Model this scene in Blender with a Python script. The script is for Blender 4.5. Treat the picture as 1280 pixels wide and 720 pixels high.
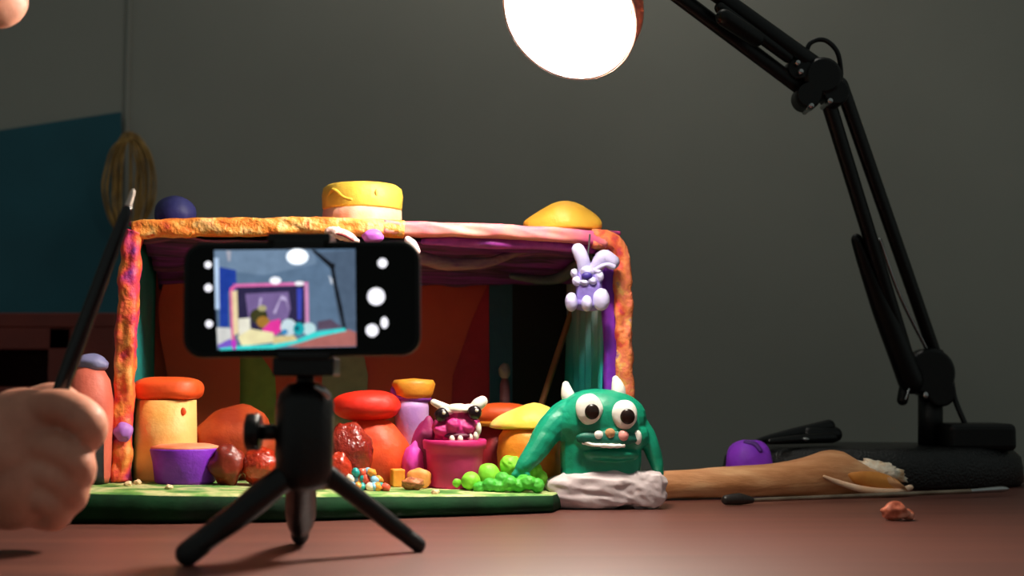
import bpy, bmesh, math, random
from mathutils import Vector, Matrix, noise
PI = math.pi
for o in list(bpy.data.objects): bpy.data.objects.remove(o)
SC = bpy.context.scene
C = SC.collection
# ------------------------------------------------------------------ camera, world, exposure
F = 1600.0                       # focal length in pixels of a 1280 wide frame
H = 0.11                         # camera height over the table top
PITCH = math.atan2(120, F)
cam = bpy.data.cameras.new('camera'); camo = bpy.data.objects.new('camera', cam); C.objects.link(camo)
cam.lens = 36 * F / 1280; cam.sensor_width = 36
camo.location = (0, 0, H); camo.rotation_euler = (PI/2 + PITCH, 0, 0)
cam.dof.use_dof = True; cam.dof.focus_distance = 1.13; cam.dof.aperture_fstop = 5.0
cam.clip_start = 0.01
SC.camera = camo
w = bpy.data.worlds.new('world'); SC.world = w; w.use_nodes = True
w.node_tree.nodes['Background'].inputs[0].default_value = (0.86, 0.98, 0.92, 1)
w.node_tree.nodes['Background'].inputs[1].default_value = 0.17
SC.view_settings.view_transform = 'Standard'; SC.view_settings.look = 'None'
SC.view_settings.gamma = 1; SC.view_settings.use_curve_mapping = False
SC.view_settings.exposure = 0.0
LAMP_POWER = 235.0               # emission strength of the lamp's bulb

ld = bpy.data.lights.new('wall_fill_light', 'AREA'); ld.shape = 'DISK'; ld.size = 0.35; ld.energy = 2.2; ld.color = (1, 0.95, 0.86)  # added out-of-frame fill that brightens the back wall, not a known room lamp
lo = bpy.data.objects.new('wall_fill_light', ld); C.objects.link(lo); lo.location = (0.15, 1.55, 1.35); lo.rotation_euler = (math.radians(35), 0, 0)

# ------------------------------------------------------------------ helpers
def ray(px, py):
    a = (px-640)/F; b = (360-py)/F
    return Vector((a, math.cos(PITCH) - b*math.sin(PITCH), math.sin(PITCH) + b*math.cos(PITCH)))
def P(px, py, Y):
    d = ray(px, py); return Vector((0, 0, H)) + d*(Y/d.y)
def gY(py, z):
    d = ray(640, py); return (z-H)/d.z*d.y
def bz(X):                        # height of the green board's top, a little thinner to the right
    t = (X+0.34)/0.37
    return 0.0245 + (0.0155-0.0245)*max(-0.3, min(1.5, t))
def onboard(px, py, r=0):         # point on the board whose front edge shows at py
    Y = 1.1
    for _ in range(8): Y = gY(py, bz((px-640)/F*Y))
    Y += r*Y/F
    X = (px-640)/F*Y
    return Vector((X, Y, bz(X)))
def ontable(px, py, r=0):
    Y = gY(py, 0); Y += r*Y/F
    return Vector(((px-640)/F*Y, Y, 0))

def lin(c):
    if isinstance(c, str):
        c = [int(c[i:i+2], 16)/255 for i in (0, 2, 4)]
    return tuple((x/12.92 if x <= 0.04045 else ((x+0.055)/1.055)**2.4) for x in c) + (1,)
MATS = {}
def mat(name, cols, rough=0.6, scale=60, bump=0.25, bscale=140, metal=0, emis=None, estr=0, stretch=None, spec=0.5, coat=0, sharp=0.12, sss=0):
    if name in MATS: return MATS[name]
    if isinstance(cols, (str, tuple)): cols = [cols]
    m = bpy.data.materials.new(name); m.use_nodes = True
    nt = m.node_tree; N = nt.nodes; L = nt.links; b = N['Principled BSDF']
    b.inputs['Roughness'].default_value = rough; b.inputs['Metallic'].default_value = metal
    b.inputs['Specular IOR Level'].default_value = spec
    b.inputs['Coat Weight'].default_value = coat; b.inputs['Coat Roughness'].default_value = 0.15
    if sss:
        b.inputs['Subsurface Weight'].default_value = sss; b.inputs['Subsurface Radius'].default_value = (0.008, 0.003, 0.0015)
        b.inputs['Subsurface Scale'].default_value = 1.0
    tc = N.new('ShaderNodeTexCoord'); src = tc.outputs['Object']
    if stretch:
        mp = N.new('ShaderNodeMapping'); mp.inputs['Scale'].default_value = stretch
        L.new(src, mp.inputs[0]); src = mp.outputs[0]
    n = N.new('ShaderNodeTexNoise'); n.inputs['Scale'].default_value = scale; n.inputs['Detail'].default_value = 4
    L.new(src, n.inputs['Vector'])
    cr = N.new('ShaderNodeValToRGB'); e = cr.color_ramp
    cs = [lin(c) for c in cols]
    if len(cs) == 1:
        c = cs[0]; cs = [tuple(x*0.86 for x in c[:3])+(1,), tuple(min(1, x*1.1) for x in c[:3])+(1,)]
        lo, hi = 0.3, 0.7
    else: lo, hi = 0.5-sharp*len(cs)*0.5, 0.5+sharp*len(cs)*0.5
    e.elements[0].position = lo; e.elements[0].color = cs[0]
    e.elements[1].position = hi; e.elements[1].color = cs[-1]
    for i, c in enumerate(cs[1:-1]):
        q = e.elements.new(lo + (hi-lo)*(i+1)/(len(cs)-1)); q.color = c
    L.new(n.outputs['Fac'], cr.inputs[0]); L.new(cr.outputs[0], b.inputs['Base Color'])
    if bump:
        n2 = N.new('ShaderNodeTexNoise'); n2.inputs['Scale'].default_value = bscale; n2.inputs['Detail'].default_value = 3
        L.new(src, n2.inputs['Vector'])
        bp = N.new('ShaderNodeBump'); bp.inputs['Strength'].default_value = bump; bp.inputs['Distance'].default_value = 0.002
        L.new(n2.outputs['Fac'], bp.inputs['Height']); L.new(bp.outputs[0], b.inputs['Normal'])
    if emis:
        b.inputs['Emission Color'].default_value = lin(emis); b.inputs['Emission Strength'].default_value = estr
    MATS[name] = m; return m

class B:
    """collects shapes in one bmesh; s scales local units (pixels at the thing's depth) to metres"""
    def __init__(self, s=1.0): self.bm = bmesh.new(); self.s = s; self.mi = 0
    def _v(self, p): return self.bm.verts.new(Vector(p)*self.s)
    def _f(self, vs):
        try: f = self.bm.faces.new(vs); f.material_index = self.mi; f.smooth = True; return f
        except ValueError: return None
    def blob(self, c, r, n=0.0, fr=1.5, seed=0, rot=None, sq=2.0, seg=28, rings=18, fx=None):
        c = Vector(c); r = Vector(r) if not isinstance(r, (int, float)) else Vector((r, r, r))
        R = Matrix.Identity(3)
        if rot:
            from mathutils import Euler
            R = Euler([math.radians(a) for a in rot]).to_matrix()
        def pt(th, ph):
            d = Vector((math.sin(th)*math.cos(ph), math.sin(th)*math.sin(ph), math.cos(th)))
            if sq != 2.0:
                k = (abs(d.x)**sq+abs(d.y)**sq+abs(d.z)**sq)**(-1/sq); d = d*k
            q = 1 + n*noise.noise(d*fr + Vector((seed*7.3, seed*3.1, seed)))*2
            v = Vector((d.x*r.x, d.y*r.y, d.z*r.z))*q
            if fx: v = fx(v)
            return c + R @ v
        top = self._v(pt(0, 0)); bot = self._v(pt(PI, 0)); rows = []
        for i in range(1, rings):
            rows.append([self._v(pt(PI*i/rings, 2*PI*j/seg)) for j in range(seg)])
        for j in range(seg):
            k = (j+1) % seg
            self._f([top, rows[0][j], rows[0][k]]); self._f([bot, rows[-1][k], rows[-1][j]])
            for i in range(len(rows)-1): self._f([rows[i][j], rows[i+1][j], rows[i+1][k], rows[i][k]])
        return self
    def lathe(self, prof, c=(0, 0, 0), seg=36, n=0.0, fr=2.0, seed=0, ry=1.0, axis=None):
        """prof: list of (radius, z); closed at both ends"""
        c = Vector(c); M = Matrix.Identity(3)
        if axis: M = Vector(axis).normalized().to_track_quat('Z', 'Y').to_matrix()
        rows = []
        for (r, z) in prof:
            row = []
            for j in range(seg):
                a = 2*PI*j/seg
                q = 1 + n*noise.noise(Vector((math.cos(a)*fr*0.5, math.sin(a)*fr*0.5, z*0.03*fr+seed*5.7)))*2
                row.append(self._v(c + M @ Vector((r*q*math.cos(a), r*q*math.sin(a)*ry, z))))
            rows.append(row)
        for i in range(len(rows)-1):
            for j in range(seg):
                k = (j+1) % seg; self._f([rows[i][j], rows[i][k], rows[i+1][k], rows[i+1][j]])
        self._f(rows[0][::-1]); self._f(rows[-1]); return self
    def tube(self, pts, rad, seg=16, n=0.0, fr=1.0, seed=0, flat=1.0, cap=True, sub=6, twist=None):
        pts = [Vector(p) for p in pts]
        if isinstance(rad, (int, float)): rad = [rad]*len(pts)
        # Catmull-Rom resampling
        Q = []; RR = []
        if len(pts) > 2 and sub > 1:
            for i in range(len(pts)-1):
                p0 = pts[max(i-1, 0)]; p1 = pts[i]; p2 = pts[i+1]; p3 = pts[min(i+2, len(pts)-1)]
                for k in range(sub):
                    t = k/sub
                    Q.append(0.5*((2*p1)+(p2-p0)*t+(2*p0-5*p1+4*p2-p3)*t*t+(3*p1-p0-3*p2+p3)*t**3))
                    RR.append(rad[i]+(rad[i+1]-rad[i])*t)
            Q.append(pts[-1]); RR.append(rad[-1])
        else: Q = pts; RR = list(rad)
        if cap:   # rounded ends
            d0 = (Q[0]-Q[1]).normalized(); d1 = (Q[-1]-Q[-2]).normalized()
            pre = [(Q[0]+d0*RR[0]*math.sin(a), RR[0]*math.cos(a)) for a in (1.45, 1.1, 0.7, 0.35)]
            post = [(Q[-1]+d1*RR[-1]*math.sin(a), RR[-1]*math.cos(a)) for a in (0.35, 0.7, 1.1, 1.45)]
            Q = [p for p, _ in pre]+Q+[p for p, _ in post]; RR = [r for _, r in pre]+RR+[r for _, r in post]
        T = []
        for i in range(len(Q)):
            T.append((Q[min(i+1, len(Q)-1)]-Q[max(i-1, 0)]).normalized())
        up = Vector((0, 0, 1)) if abs(T[0].z) < 0.9 else Vector((0, 1, 0))
        nrm = (up - T[0]*up.dot(T[0])).normalized(); rows = []
        for i, p in enumerate(Q):
            nrm = (nrm - T[i]*nrm.dot(T[i])).normalized(); bn = T[i].cross(nrm); row = []
            for j in range(seg):
                a = 2*PI*j/seg
                q = 1 + (n*2*noise.noise(p*fr*0.1 + Vector((math.cos(a), math.sin(a), seed*3.3))) if n else 0)
                row.append(self._v(p + (nrm*math.cos(a)+bn*math.sin(a)*flat)*RR[i]*q))
            rows.append(row)
        for i in range(len(rows)-1):
            for j in range(seg):
                k = (j+1) % seg; self._f([rows[i][j], rows[i][k], rows[i+1][k], rows[i+1][j]])
        self._f(rows[0][::-1]); self._f(rows[-1]); return self
    def box(self, a, b, M=None, smooth=False):
        """axis box between corners a and b, optional matrix"""
        vs = []
        for x in (a[0], b[0]):
            for y in (a[1], b[1]):
                for z in (a[2], b[2]):
                    p = Vector((x, y, z)); p = M @ p if M else p
                    vs.append(self._v(p))
        for q in ((0, 1, 3, 2), (4, 6, 7, 5), (0, 4, 5, 1), (2, 3, 7, 6), (0, 2, 6, 4), (1, 5, 7, 3)):
            f = self._f([vs[i] for i in q])
            if f: f.smooth = smooth
        return self
    def prism(self, poly, d, M=None):
        """poly in x/z extruded along y by d"""
        A = [self._v((M @ Vector((x, 0, z))) if M else (x, 0, z)) for x, z in poly]
        D = [self._v((M @ Vector((x, d, z))) if M else (x, d, z)) for x, z in poly]
        n = len(poly)
        for f in [self._f(A), self._f(D[::-1])] + [self._f([A[i], D[i], D[(i+1) % n], A[(i+1) % n]]) for i in range(n)]:
            if f: f.smooth = False
        return self
    def build(self, name, m, parent=None, bevel=0, remesh=0, smooth=0, loc=None, subd=0):
        bm = self.bm; bmesh.ops.recalc_face_normals(bm, faces=bm.faces)
        me = bpy.data.meshes.new(name); bm.to_mesh(me); bm.free()
        for q in (m if isinstance(m, list) else [m]): me.materials.append(q)
        o = bpy.data.objects.new(name, me); C.objects.link(o)
        if parent: o.parent = parent
        if loc is not None: o.location = loc
        if bevel:
            md = o.modifiers.new('bevel', 'BEVEL'); md.width = bevel; md.segments = 3; md.limit_method = 'ANGLE'; md.harden_normals = False
        if remesh:
            md = o.modifiers.new('remesh', 'REMESH'); md.mode = 'VOXEL'; md.voxel_size = remesh; md.use_smooth_shade = True
        if smooth:
            md = o.modifiers.new('smooth', 'SMOOTH'); md.factor = 0.5; md.iterations = smooth
        if subd:
            md = o.modifiers.new('subd', 'SUBSURF'); md.levels = subd; md.render_levels = subd
        return o
def tag(o, label, cat, group=None, kind=None):
    o['label'] = label; o['category'] = cat
    if group: o['group'] = group
    if kind: o['kind'] = kind
    return o
def thing(name, label, cat, loc, group=None, rz=0):
    o = bpy.data.objects.new(name, None); C.objects.link(o); o.location = loc; o.rotation_euler = (0, 0, rz)
    o.empty_display_size = 0.01
    return tag(o, label, cat, group)
def struct(o): o['kind'] = 'structure'; return o
def S(v): return v.y/F            # metres per pixel at a point's depth

# ------------------------------------------------------------------ materials
wall_m = mat('wall_paint', [(0.55, 0.55, 0.515)], 0.9, 1.5, 0.1, 60)
wood_m = mat('table_wood', ['4a2218', '5a2c20', '6a3828'], 0.45, 3.0, 0.04, 8, stretch=(1.2, 12, 12), spec=1.0, sharp=0.2)
floor_m = mat('floor_boards', ['3a2c22', '4a3a2c'], 0.6, 6)
black_p = mat('black_plastic', '060607', 0.36, 80, 0.15, 300, spec=0.35)
black_m = mat('black_lamp_metal', '050505', 0.42, 60, 0.1, 200, spec=0.3)
base_m = mat('lamp_base_metal', ['030303', '070708', '0a0a0b'], 0.3, 120, 0.9, 420)
steel_m = mat('steel', 'b8b8b8', 0.25, 50, 0, metal=1)
# ------------------------------------------------------------------ the room
g = B(); g.box((-3.0, 2.0, -0.75), (3.0, 2.1, 1.9)); struct(g.build('wall_back', wall_m))
g = B(); g.box((-3.0, -1.5, -0.80), (3.0, 2.1, -0.75)); struct(g.build('floor', floor_m))
g = B(); g.box((-0.612, 1.996, -0.75), (-0.606, 2.0, 1.9)); struct(g.build('trim_1', wall_m, bevel=0.001))

# table
t = thing('table', 'brown wooden table with a glossy top under the whole scene', 'table', (0.2, 0.68, -0.75))
def rel(t, *p): return Vector(p) - t.location
g = B(); g.box(rel(t, -0.62, -0.20, -0.03), rel(t, 1.1, 1.56, 0.0)); g.build('tabletop', wood_m, t, bevel=0.003)
for x, y in ((-0.57, -0.14), (1.04, -0.14), (-0.57, 1.5), (1.04, 1.5)):
    g = B(); g.box(rel(t, x-0.03, y-0.03, -0.75), rel(t, x+0.03, y+0.03, -0.03)); g.build('leg', wood_m, t, bevel=0.003)

# ------------------------------------------------------------------ far left behind the box
g = B()
q = [P(-90, 178, 1.985), P(152, 141, 1.985), P(156, 396, 1.985), P(-90, 396, 1.985)]
g.prism([(p.x, p.z) for p in q], 0.006, Matrix.Translation((0, 1.978, 0)))
tag(g.build('blue_card', mat('blue_card', '17525f', 0.8, 8, 0.05)), 'large deep blue card fixed to the back wall at the left', 'card')
cb = thing('cabinet', 'dark red wooden cabinet with open compartments under the blue card', 'cabinet', (-0.80, 1.83, -0.75))
redw = mat('red_wood', '5e1c10', 0.6, 20)
g = B(); zt = P(0, 392, 1.75).z+0.75
x0, x1 = -0.45, P(150, 392, 1.75).x+0.80
g.box((x0, -0.10, zt-0.02), (x1, 0.12, zt)); g.box((x0, 0.10, 0), (x1, 0.12, zt-0.02))
for x in (x0, x1-0.09, x1-0.30): g.box((x, -0.10, 0), (x+0.03, 0.10, zt-0.02))
g.box((x1-0.06, -0.10, 0), (x1, 0.10, zt-0.02))
for z in (0.02, 0.36, zt-0.12): g.box((x0+0.03, -0.098, z), (x1-0.06, 0.10, z+0.02))
g.box((x0+0.03, -0.1, zt-0.05), (x1-0.06, 0.1, zt-0.02))
g.build('body', redw, cb, bevel=0.002)
# wicker ornament
wr = P(161, 298, 1.93)
t = thing('wicker_ornament', 'oval brown wicker ornament of bent twigs hung beside the blue card', 'ornament', wr)
s = 1.93/F; twig = mat('dry_twig', ['7a5c2c', 'a07c40'], 0.8, 40)
random.seed(4)
for k in range(9):
    g = B(s); rx = 6+26*((k % 5)+1)/5 + random.uniform(-2, 2); pts = []
    for j in range(17):
        a = PI*2*j/16; pts.append((rx*math.sin(a)+random.uniform(-1, 1), -6+random.uniform(-2, 2)+k*0.6, 66-64*math.cos(a)*(0.9+0.02*k)+random.uniform(-1, 1)))
    g.tube(pts, 1.6, seg=8, cap=False, sub=3); g.build('twig_loop', twig, t)
g = B(s); g.tube([(0, -5, 0), (2, -3, 60), (0, -4, 132)], [3, 2, 2], seg=8); g.build('stem', twig, t)

# ------------------------------------------------------------------ green board
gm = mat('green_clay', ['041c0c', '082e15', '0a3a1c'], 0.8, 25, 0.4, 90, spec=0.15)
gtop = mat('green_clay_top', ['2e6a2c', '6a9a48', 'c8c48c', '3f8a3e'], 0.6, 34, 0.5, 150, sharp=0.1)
g = B()
fl = [(-40, 656, 617), (100, 655, 617), (220, 655, 617), (350, 653, 617), (500, 648, 617), (600, 645, 619), (690, 641, 619), (712, 632, 614), (760, 627, 611), (835, 622, 606)]
bot = [P(a, b, gY(b, 0)) for a, b, c in fl]; top = []; lip = []
for i, (a, b, c) in enumerate(fl):
    y = bot[i].y+0.004; x = (a-640)/F*y; top.append(Vector((x, y, bz(x)))); lip.append(Vector((x, y-0.007, bz(x)-0.006)))
back = [Vector((0.16, 1.42, 0)), Vector((-0.43, 1.36, 0))]
cols = []
def dens(L):
    out = []
    for i in range(len(L)-1):
        for k in range(12): out.append(L[i].lerp(L[i+1], k/12))
    return out+[L[-1]]
b_ = dens(bot); l_ = dens(lip); t_ = dens(top); n = len(b_)
rows = []
for i in range(n):
    w1 = noise.noise(Vector((b_[i].x*40, 0, 1)))*0.0022; w2 = noise.noise(Vector((b_[i].x*60, 3, 1)))*0.0016
    col = [g._v(b_[i]+Vector((0, 0.006, 0))), g._v(b_[i].lerp(l_[i], 0.25)+Vector((0, -0.002+w1, 0))), g._v(l_[i]+Vector((0, w1, 0))),
           g._v(t_[i]+Vector((0, w2, -0.0012))), g._v(t_[i]+Vector((0, 0.004, w2*0.4)))]
    x = t_[i].x; yb = 1.38+0.1*x
    for k in (1, 2, 3, 4):
        y = t_[i].y+0.006+(yb-t_[i].y)*k/4
        col.append(g._v((x, y, bz(x)+noise.noise(Vector((x*50, y*50, 0)))*0.0006)))
    col.append(g._v((x, yb+0.006, 0)))
    rows.append(col)
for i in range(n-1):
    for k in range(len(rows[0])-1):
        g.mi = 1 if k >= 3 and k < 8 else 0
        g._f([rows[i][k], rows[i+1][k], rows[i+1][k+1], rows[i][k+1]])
g.mi = 0
g._f(rows[0]); g._f(rows[-1][::-1]); g._f([r[0] for r in rows]+[r[-1] for r in rows[::-1]])
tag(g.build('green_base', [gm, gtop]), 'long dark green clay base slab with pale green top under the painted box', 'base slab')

# ------------------------------------------------------------------ painted box (diorama stage)
Yl, Yr = 1.118, 1.192
A0 = P(146, 600, Yl); A0.z = bz(A0.x)
A1 = P(792, 600, Yr); A1.z = A0.z
W = Vector((A1.x-A0.x, A1.y-A0.y, 0)).length
yaw = math.atan2(A1.y-A0.y, A1.x-A0.x)
D = 0.20; HT = P(200, 276, Yl).z - A0.z
box = thing('diorama_box', 'open painted box with orange, pink and purple clay frame standing behind the clay figures', 'box', A0, rz=yaw)
MB_ = Matrix.Translation(A0) @ Matrix.Rotation(yaw, 4, 'Z'); MBI = MB_.inverted()
def BL(px, py, v):                # local (u, v, w) of the box seen at a pixel, on the plane at depth v
    d = ray(px, py); o = Vector((0, 0, H)); ol = MBI @ o; dl = (MBI.to_3x3()) @ d
    t_ = (v-ol.y)/dl.y; return ol+dl*t_
frame_m = mat('frame_clay', ['5a2a8a', 'c0306a', 'e8503a', 'f08a3c', 'f2b05c', 'e0448a'], 0.55, 36, 0.9, 170, sharp=0.075)
beam_l = mat('beam_orange_clay', ['b8401c', 'ef8030', 'f09a40', 'f2c27a', 'd85a28'], 0.5, 60, 1.0, 220, sharp=0.08)
beam_r = mat('beam_pink_clay', ['c63a8a', 'ee7a86', 'f49a86', 'f6b07c'], 0.55, 18, 0.35, 80, sharp=0.1)
purp_m = mat('purple_clay', ['5a1c96', '7a2cc0', '8e34c8'], 0.5, 40, 0.4, 120)
rose_m = mat('rose_paint', ['7a1c4a', 'a02a6a', '8a2050'], 0.6, 14, 0.3)
cardm = mat('card_dark', ['3a1a2a', '4a2038'], 0.8, 20)
red_m = mat('back_red_paint', ['b4382a', 'c0442a', 'c85030'], 0.7, 8, 0.2, 60)
teal_m = mat('teal_paint', ['127a78', '16948c'], 0.6, 18, 0.3)
# walls
dz = bz(A1.x)-A0.z
g = B(); g.prism([(0.004, 0), (W-0.008, dz), (W-0.008, HT-0.004), (0.004, HT-0.004)], 0.006, Matrix.Translation((0, D-0.006, 0))); g.build('back_wall', red_m, box)
g = B(); g.box((0, 0.01, 0), (0.008, D-0.006, HT-0.004)); 
g.build('side_wall', teal_m, box)
g = B(); g.box((W-0.016, 0.01, dz), (W-0.008, D-0.006, HT-0.004)); g.build('side_wall', teal_m, box)
g = B(); g.box((0.004, 0.008, HT-0.004), (W-0.008, D, HT+0.001)); g.build('roof', rose_m, box, bevel=0.002)
# painted patches on the back wall, thin clay sheets
def sheet(name, pts, m, d=0.0015, v=None):
    v = D-0.0062 if v is None else v
    q = [BL(a, b, v) for a, b in pts]
    g = B(); g.prism([(p.x, p.z) for p in q], -d, Matrix.Translation((0, v, 0))); return g.build(name, m, box)
sheet('painted_patch', [(262, 590), (262, 452), (290, 430), (318, 432), (344, 470), (350, 590)], mat('olive_paint', '7a8a3c', 0.8))
sheet('painted_patch', [(398, 590), (404, 440), (420, 400), (448, 410), (460, 470), (452, 590)], mat('grey_green_paint', '8a846a', 0.8))
sheet('painted_patch', [(560, 590), (566, 470), (590, 400), (612, 350), (612, 590)], mat('crimson_paint', 'a41c2c', 0.8), 0.001)
sheet('painted_strip', [(612, 590), (611, 330), (626, 332), (640, 350), (640, 590)], mat('navy_paint', '1c4658', 0.7), 0.003)
sheet('black_opening', [(636, 590), (634, 332), (714, 322), (714, 590)], mat('black_paint', '080706', 0.9, 20, 0.05), 0.0022)
g = B(); a = BL(716, 384, D-0.04); b = BL(672, 520, D-0.06); g.tube([a, a.lerp(b, 0.5), b], [0.003, 0.0034, 0.003], seg=10, sub=3)
g.build('wooden_strut', mat('strut_wood', '8a5a34', 0.7, 60), box)
# curved orange backdrop sheet in front of left wall
g = B()
for j in range(2):
    pass
q = [(178, 350), (200, 352), (196, 380), (200, 420), (212, 470), (220, 590), (178, 590)]
pts = []
for a, b in [(205, 352), (198, 380), (200, 420), (210, 470), (222, 600), (300, 600), (300, 352)]:
    p = BL(a, b, D-0.02); pts.append((p.x, p.z))
g.prism(pts, -0.0015, Matrix.Translation((0, D-0.02, 0))); g.build('backdrop_sheet', mat('orange_paint', ['d0502a', 'c44826'], 0.7, 10), box)
# teal curtain folds on the right wall
g = B(); nx, nz = 40, 24; vs = []
for i in range(nx+1):
    v = 0.014+(D-0.03)*i/nx; col = []
    for k in range(nz+1):
        z = 0.002+(HT-0.022)*k/nz
        u = W-0.0185-0.003-0.004*(math.sin(i*0.95+0.4*math.sin(k*0.25))+1)*(0.5+0.5*(1-k/nz))
        col.append(g._v((u, v, z if k else dz+0.001)))
    vs.append(col)
for i in range(nx):
    for k in range(nz): g._f([vs[i][k], vs[i+1][k], vs[i+1][k+1], vs[i][k+1]])
def curtain_mat():
    m = mat('curtain', ['a89a90', '7e8e8a', '9a8078'], 0.7, 30, 0.3, 80, stretch=(1, 3, 0.3))
    nt = m.node_tree; N = nt.nodes; L = nt.links; b = N['Principled BSDF']
    old = b.inputs['Base Color'].links[0].from_socket
    sp = N.new('ShaderNodeSeparateXYZ'); tc = N.new('ShaderNodeTexCoord'); L.new(tc.outputs['Object'], sp.inputs[0])
    mr = N.new('ShaderNodeMapRange'); mr.inputs['From Min'].default_value = 0.18; mr.inputs['From Max'].default_value = 0.10
    L.new(sp.outputs['Z'], mr.inputs['Value'])
    mx = N.new('ShaderNodeMixRGB'); L.new(mr.outputs[0], mx.inputs[0]); L.new(old, mx.inputs[1]); mx.inputs[2].default_value = lin('18a8a8')
    L.new(mx.outputs[0], b.inputs['Base Color']); return m
o = g.build('curtain', curtain_mat(), box); md = o.modifiers.new('solid', 'SOLIDIFY'); md.thickness = 0.001
# ceiling drape: swags of dark purple / grey cloth under the roof
dr = mat('drape', ['4a1450', '7a2a86', '2a1030', '8a4a7a'], 0.6, 12, 0.3, 60, stretch=(0.4, 6, 6), sharp=0.1)
g = B(); vs = []; nu, nv = 60, 16
for i in range(nu+1):
    u = 0.012+(W-0.026)*i/nu; col = []
    for k in range(nv+1):
        v = 0.016+(D-0.03)*k/nv
        z = HT-0.010-0.004*math.sin(k*1.25+u*9)-0.030*(k/nv)**1.5-0.004*noise.noise(Vector((u*30, v*30, 0)))
        col.append(g._v((u, v, z)))
    vs.append(col)
for i in range(nu):
    for k in range(nv): g._f([vs[i][k], vs[i+1][k], vs[i+1][k+1], vs[i][k+1]])
o = g.build('ceiling_drape', dr, box); md = o.modifiers.new('solid', 'SOLIDIFY'); md.thickness = 0.001
g = B(); 
pts = [BL(a, b, v) for a, b, v in ((528, 322, 0.03), (560, 330, 0.04), (610, 328, 0.05), (650, 314, 0.06), (700, 300, 0.05))]
g.tube(pts, [0.006, 0.0065, 0.005, 0.004, 0.003], flat=0.6, n=0.15, fr=300, seg=14); 
g.build('drape_roll', mat('grey_rose_cloth', ['7a4a50', '8a6a6a', '6a3a60'], 0.7, 40, stretch=(0.3, 3, 3)), box)
g = B(); pts = [BL(a, b, v) for a, b, v in ((640, 345, 0.12), (680, 350, 0.11), (705, 345, 0.10), (722, 330, 0.08), (740, 320, 0.06))]
g.tube(pts, [0.003, 0.005, 0.006, 0.005, 0.003], seg=14, n=0.1, fr=200); g.build('drape_roll', mat('slate_cloth', ['3c4448', '565e60'], 0.7, 30), box)
# front frame: clay posts and beam with lumpy surface
def slabtube(g, path, hw, hd, n=0.0, fr=1.0, seed=0, seg=28):
    """path: list of (u, w) points; rounded rectangular section hw across, hd deep"""
    P_ = [Vector((a, 0, b)) for a, b in path]; Q = []
    for i in range(len(P_)-1):
        p0 = P_[max(i-1, 0)]; p1 = P_[i]; p2 = P_[i+1]; p3 = P_[min(i+2, len(P_)-1)]
        L_ = (p2-p1).length; sub = max(3, int(L_/0.0035))
        for k in range(sub):
            t = k/sub
            Q.append(0.5*((2*p1)+(p2-p0)*t+(2*p0-5*p1+4*p2-p3)*t*t+(3*p1-p0-3*p2+p3)*t**3))
    Q.append(P_[-1]); rows = []
    for i, p in enumerate(Q):
        T = (Q[min(i+1, len(Q)-1)]-Q[max(i-1, 0)]).normalized(); N_ = Vector((-T.z, 0, T.x)); row = []
        for j in range(seg):
            a = 2*PI*j/seg; c, s_ = math.cos(a), math.sin(a); k = (abs(c)**4+abs(s_)**4)**(-0.25)
            q = 1+n*2*noise.noise(p*fr+Vector((c*1.2, s_*1.2, seed)))+n*0.8*noise.noise(p*fr*3+Vector((c*3, s_*3, seed)))
            row.append(g._v(p+N_*hw*k*c*q+Vector((0, hd*k*s_*q+hd, 0))))
        rows.append(row)
    for i in range(len(rows)-1):
        for j in range(seg):
            k = (j+1) % seg; g._f([rows[i][j], rows[i][k], rows[i+1][k], rows[i+1][j]])
    g._f(rows[0][::-1]); g._f(rows[-1])
def fr_(px, py): p = BL(px, py, 0); return (p.x, p.z)
g = B(); slabtube(g, [(fr_(150, 600)[0], 0.001), fr_(150, 540), fr_(154, 470), fr_(157, 400), fr_(160, 340), fr_(163, 300), fr_(166, 288)], 0.0085, 0.012, 0.14, 60, 1)
g.build('frame_post', frame_m, box)
g = B(); slabtube(g, [fr_(164, 287), fr_(200, 284), fr_(260, 283), fr_(330, 282), fr_(400, 281), fr_(470, 283), fr_(506, 285)], 0.0078, 0.010, 0.12, 60, 2)
g.build('frame_beam', beam_l, box)
g = B(); slabtube(g, [fr_(480, 283), fr_(520, 285), fr_(590, 287), fr_(660, 290), fr_(720, 294), fr_(760, 300)], 0.0068, 0.010, 0.07, 40, 3)
g.build('frame_beam', beam_r, box)
g = B(); slabtube(g, [fr_(742, 297), fr_(764, 300), fr_(777, 312), fr_(780, 340), fr_(781, 400), fr_(783, 480), (fr_(784, 560)[0], dz+0.001)], 0.0086, 0.011, 0.14, 60, 4)
g.build('frame_post', mat('right_post_clay', ['c8305a', 'e85a3c', 'f08a4a', 'ef7a5a', 'f0b45a', '9a3ac0'], 0.55, 55, 0.9, 190, sharp=0.07), box)
g = B(); slabtube(g, [fr_(757, 312), fr_(763, 340), fr_(765, 400), fr_(767, 480), (fr_(768, 560)[0], dz+0.001)], 0.006, 0.008, 0.08, 40, 5)
o = g.build('inner_post', purp_m, box); o.location = (0, 0.006, 0)
g = B(); q = BL(154, 540, -0.002); g.blob(q, (0.008, 0.006, 0.008), 0.1, seed=3); g.build('clay_bump', mat('lilac_clay', ['9a5ac0', 'b070c8'], 0.55), box)
g = B(); pts = [BL(a, b, 0.012) for a, b in ((530, 302), (570, 303), (620, 304), (680, 306), (740, 312))]
g.tube(pts, [0.003, 0.0045, 0.005, 0.004, 0.004], n=0.2, fr=300, seg=14); g.build('beam_underside', mat('magenta_clay', ['8a1c86', 'a83aa0', '6a1a7a'], 0.55, 50), box)

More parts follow.
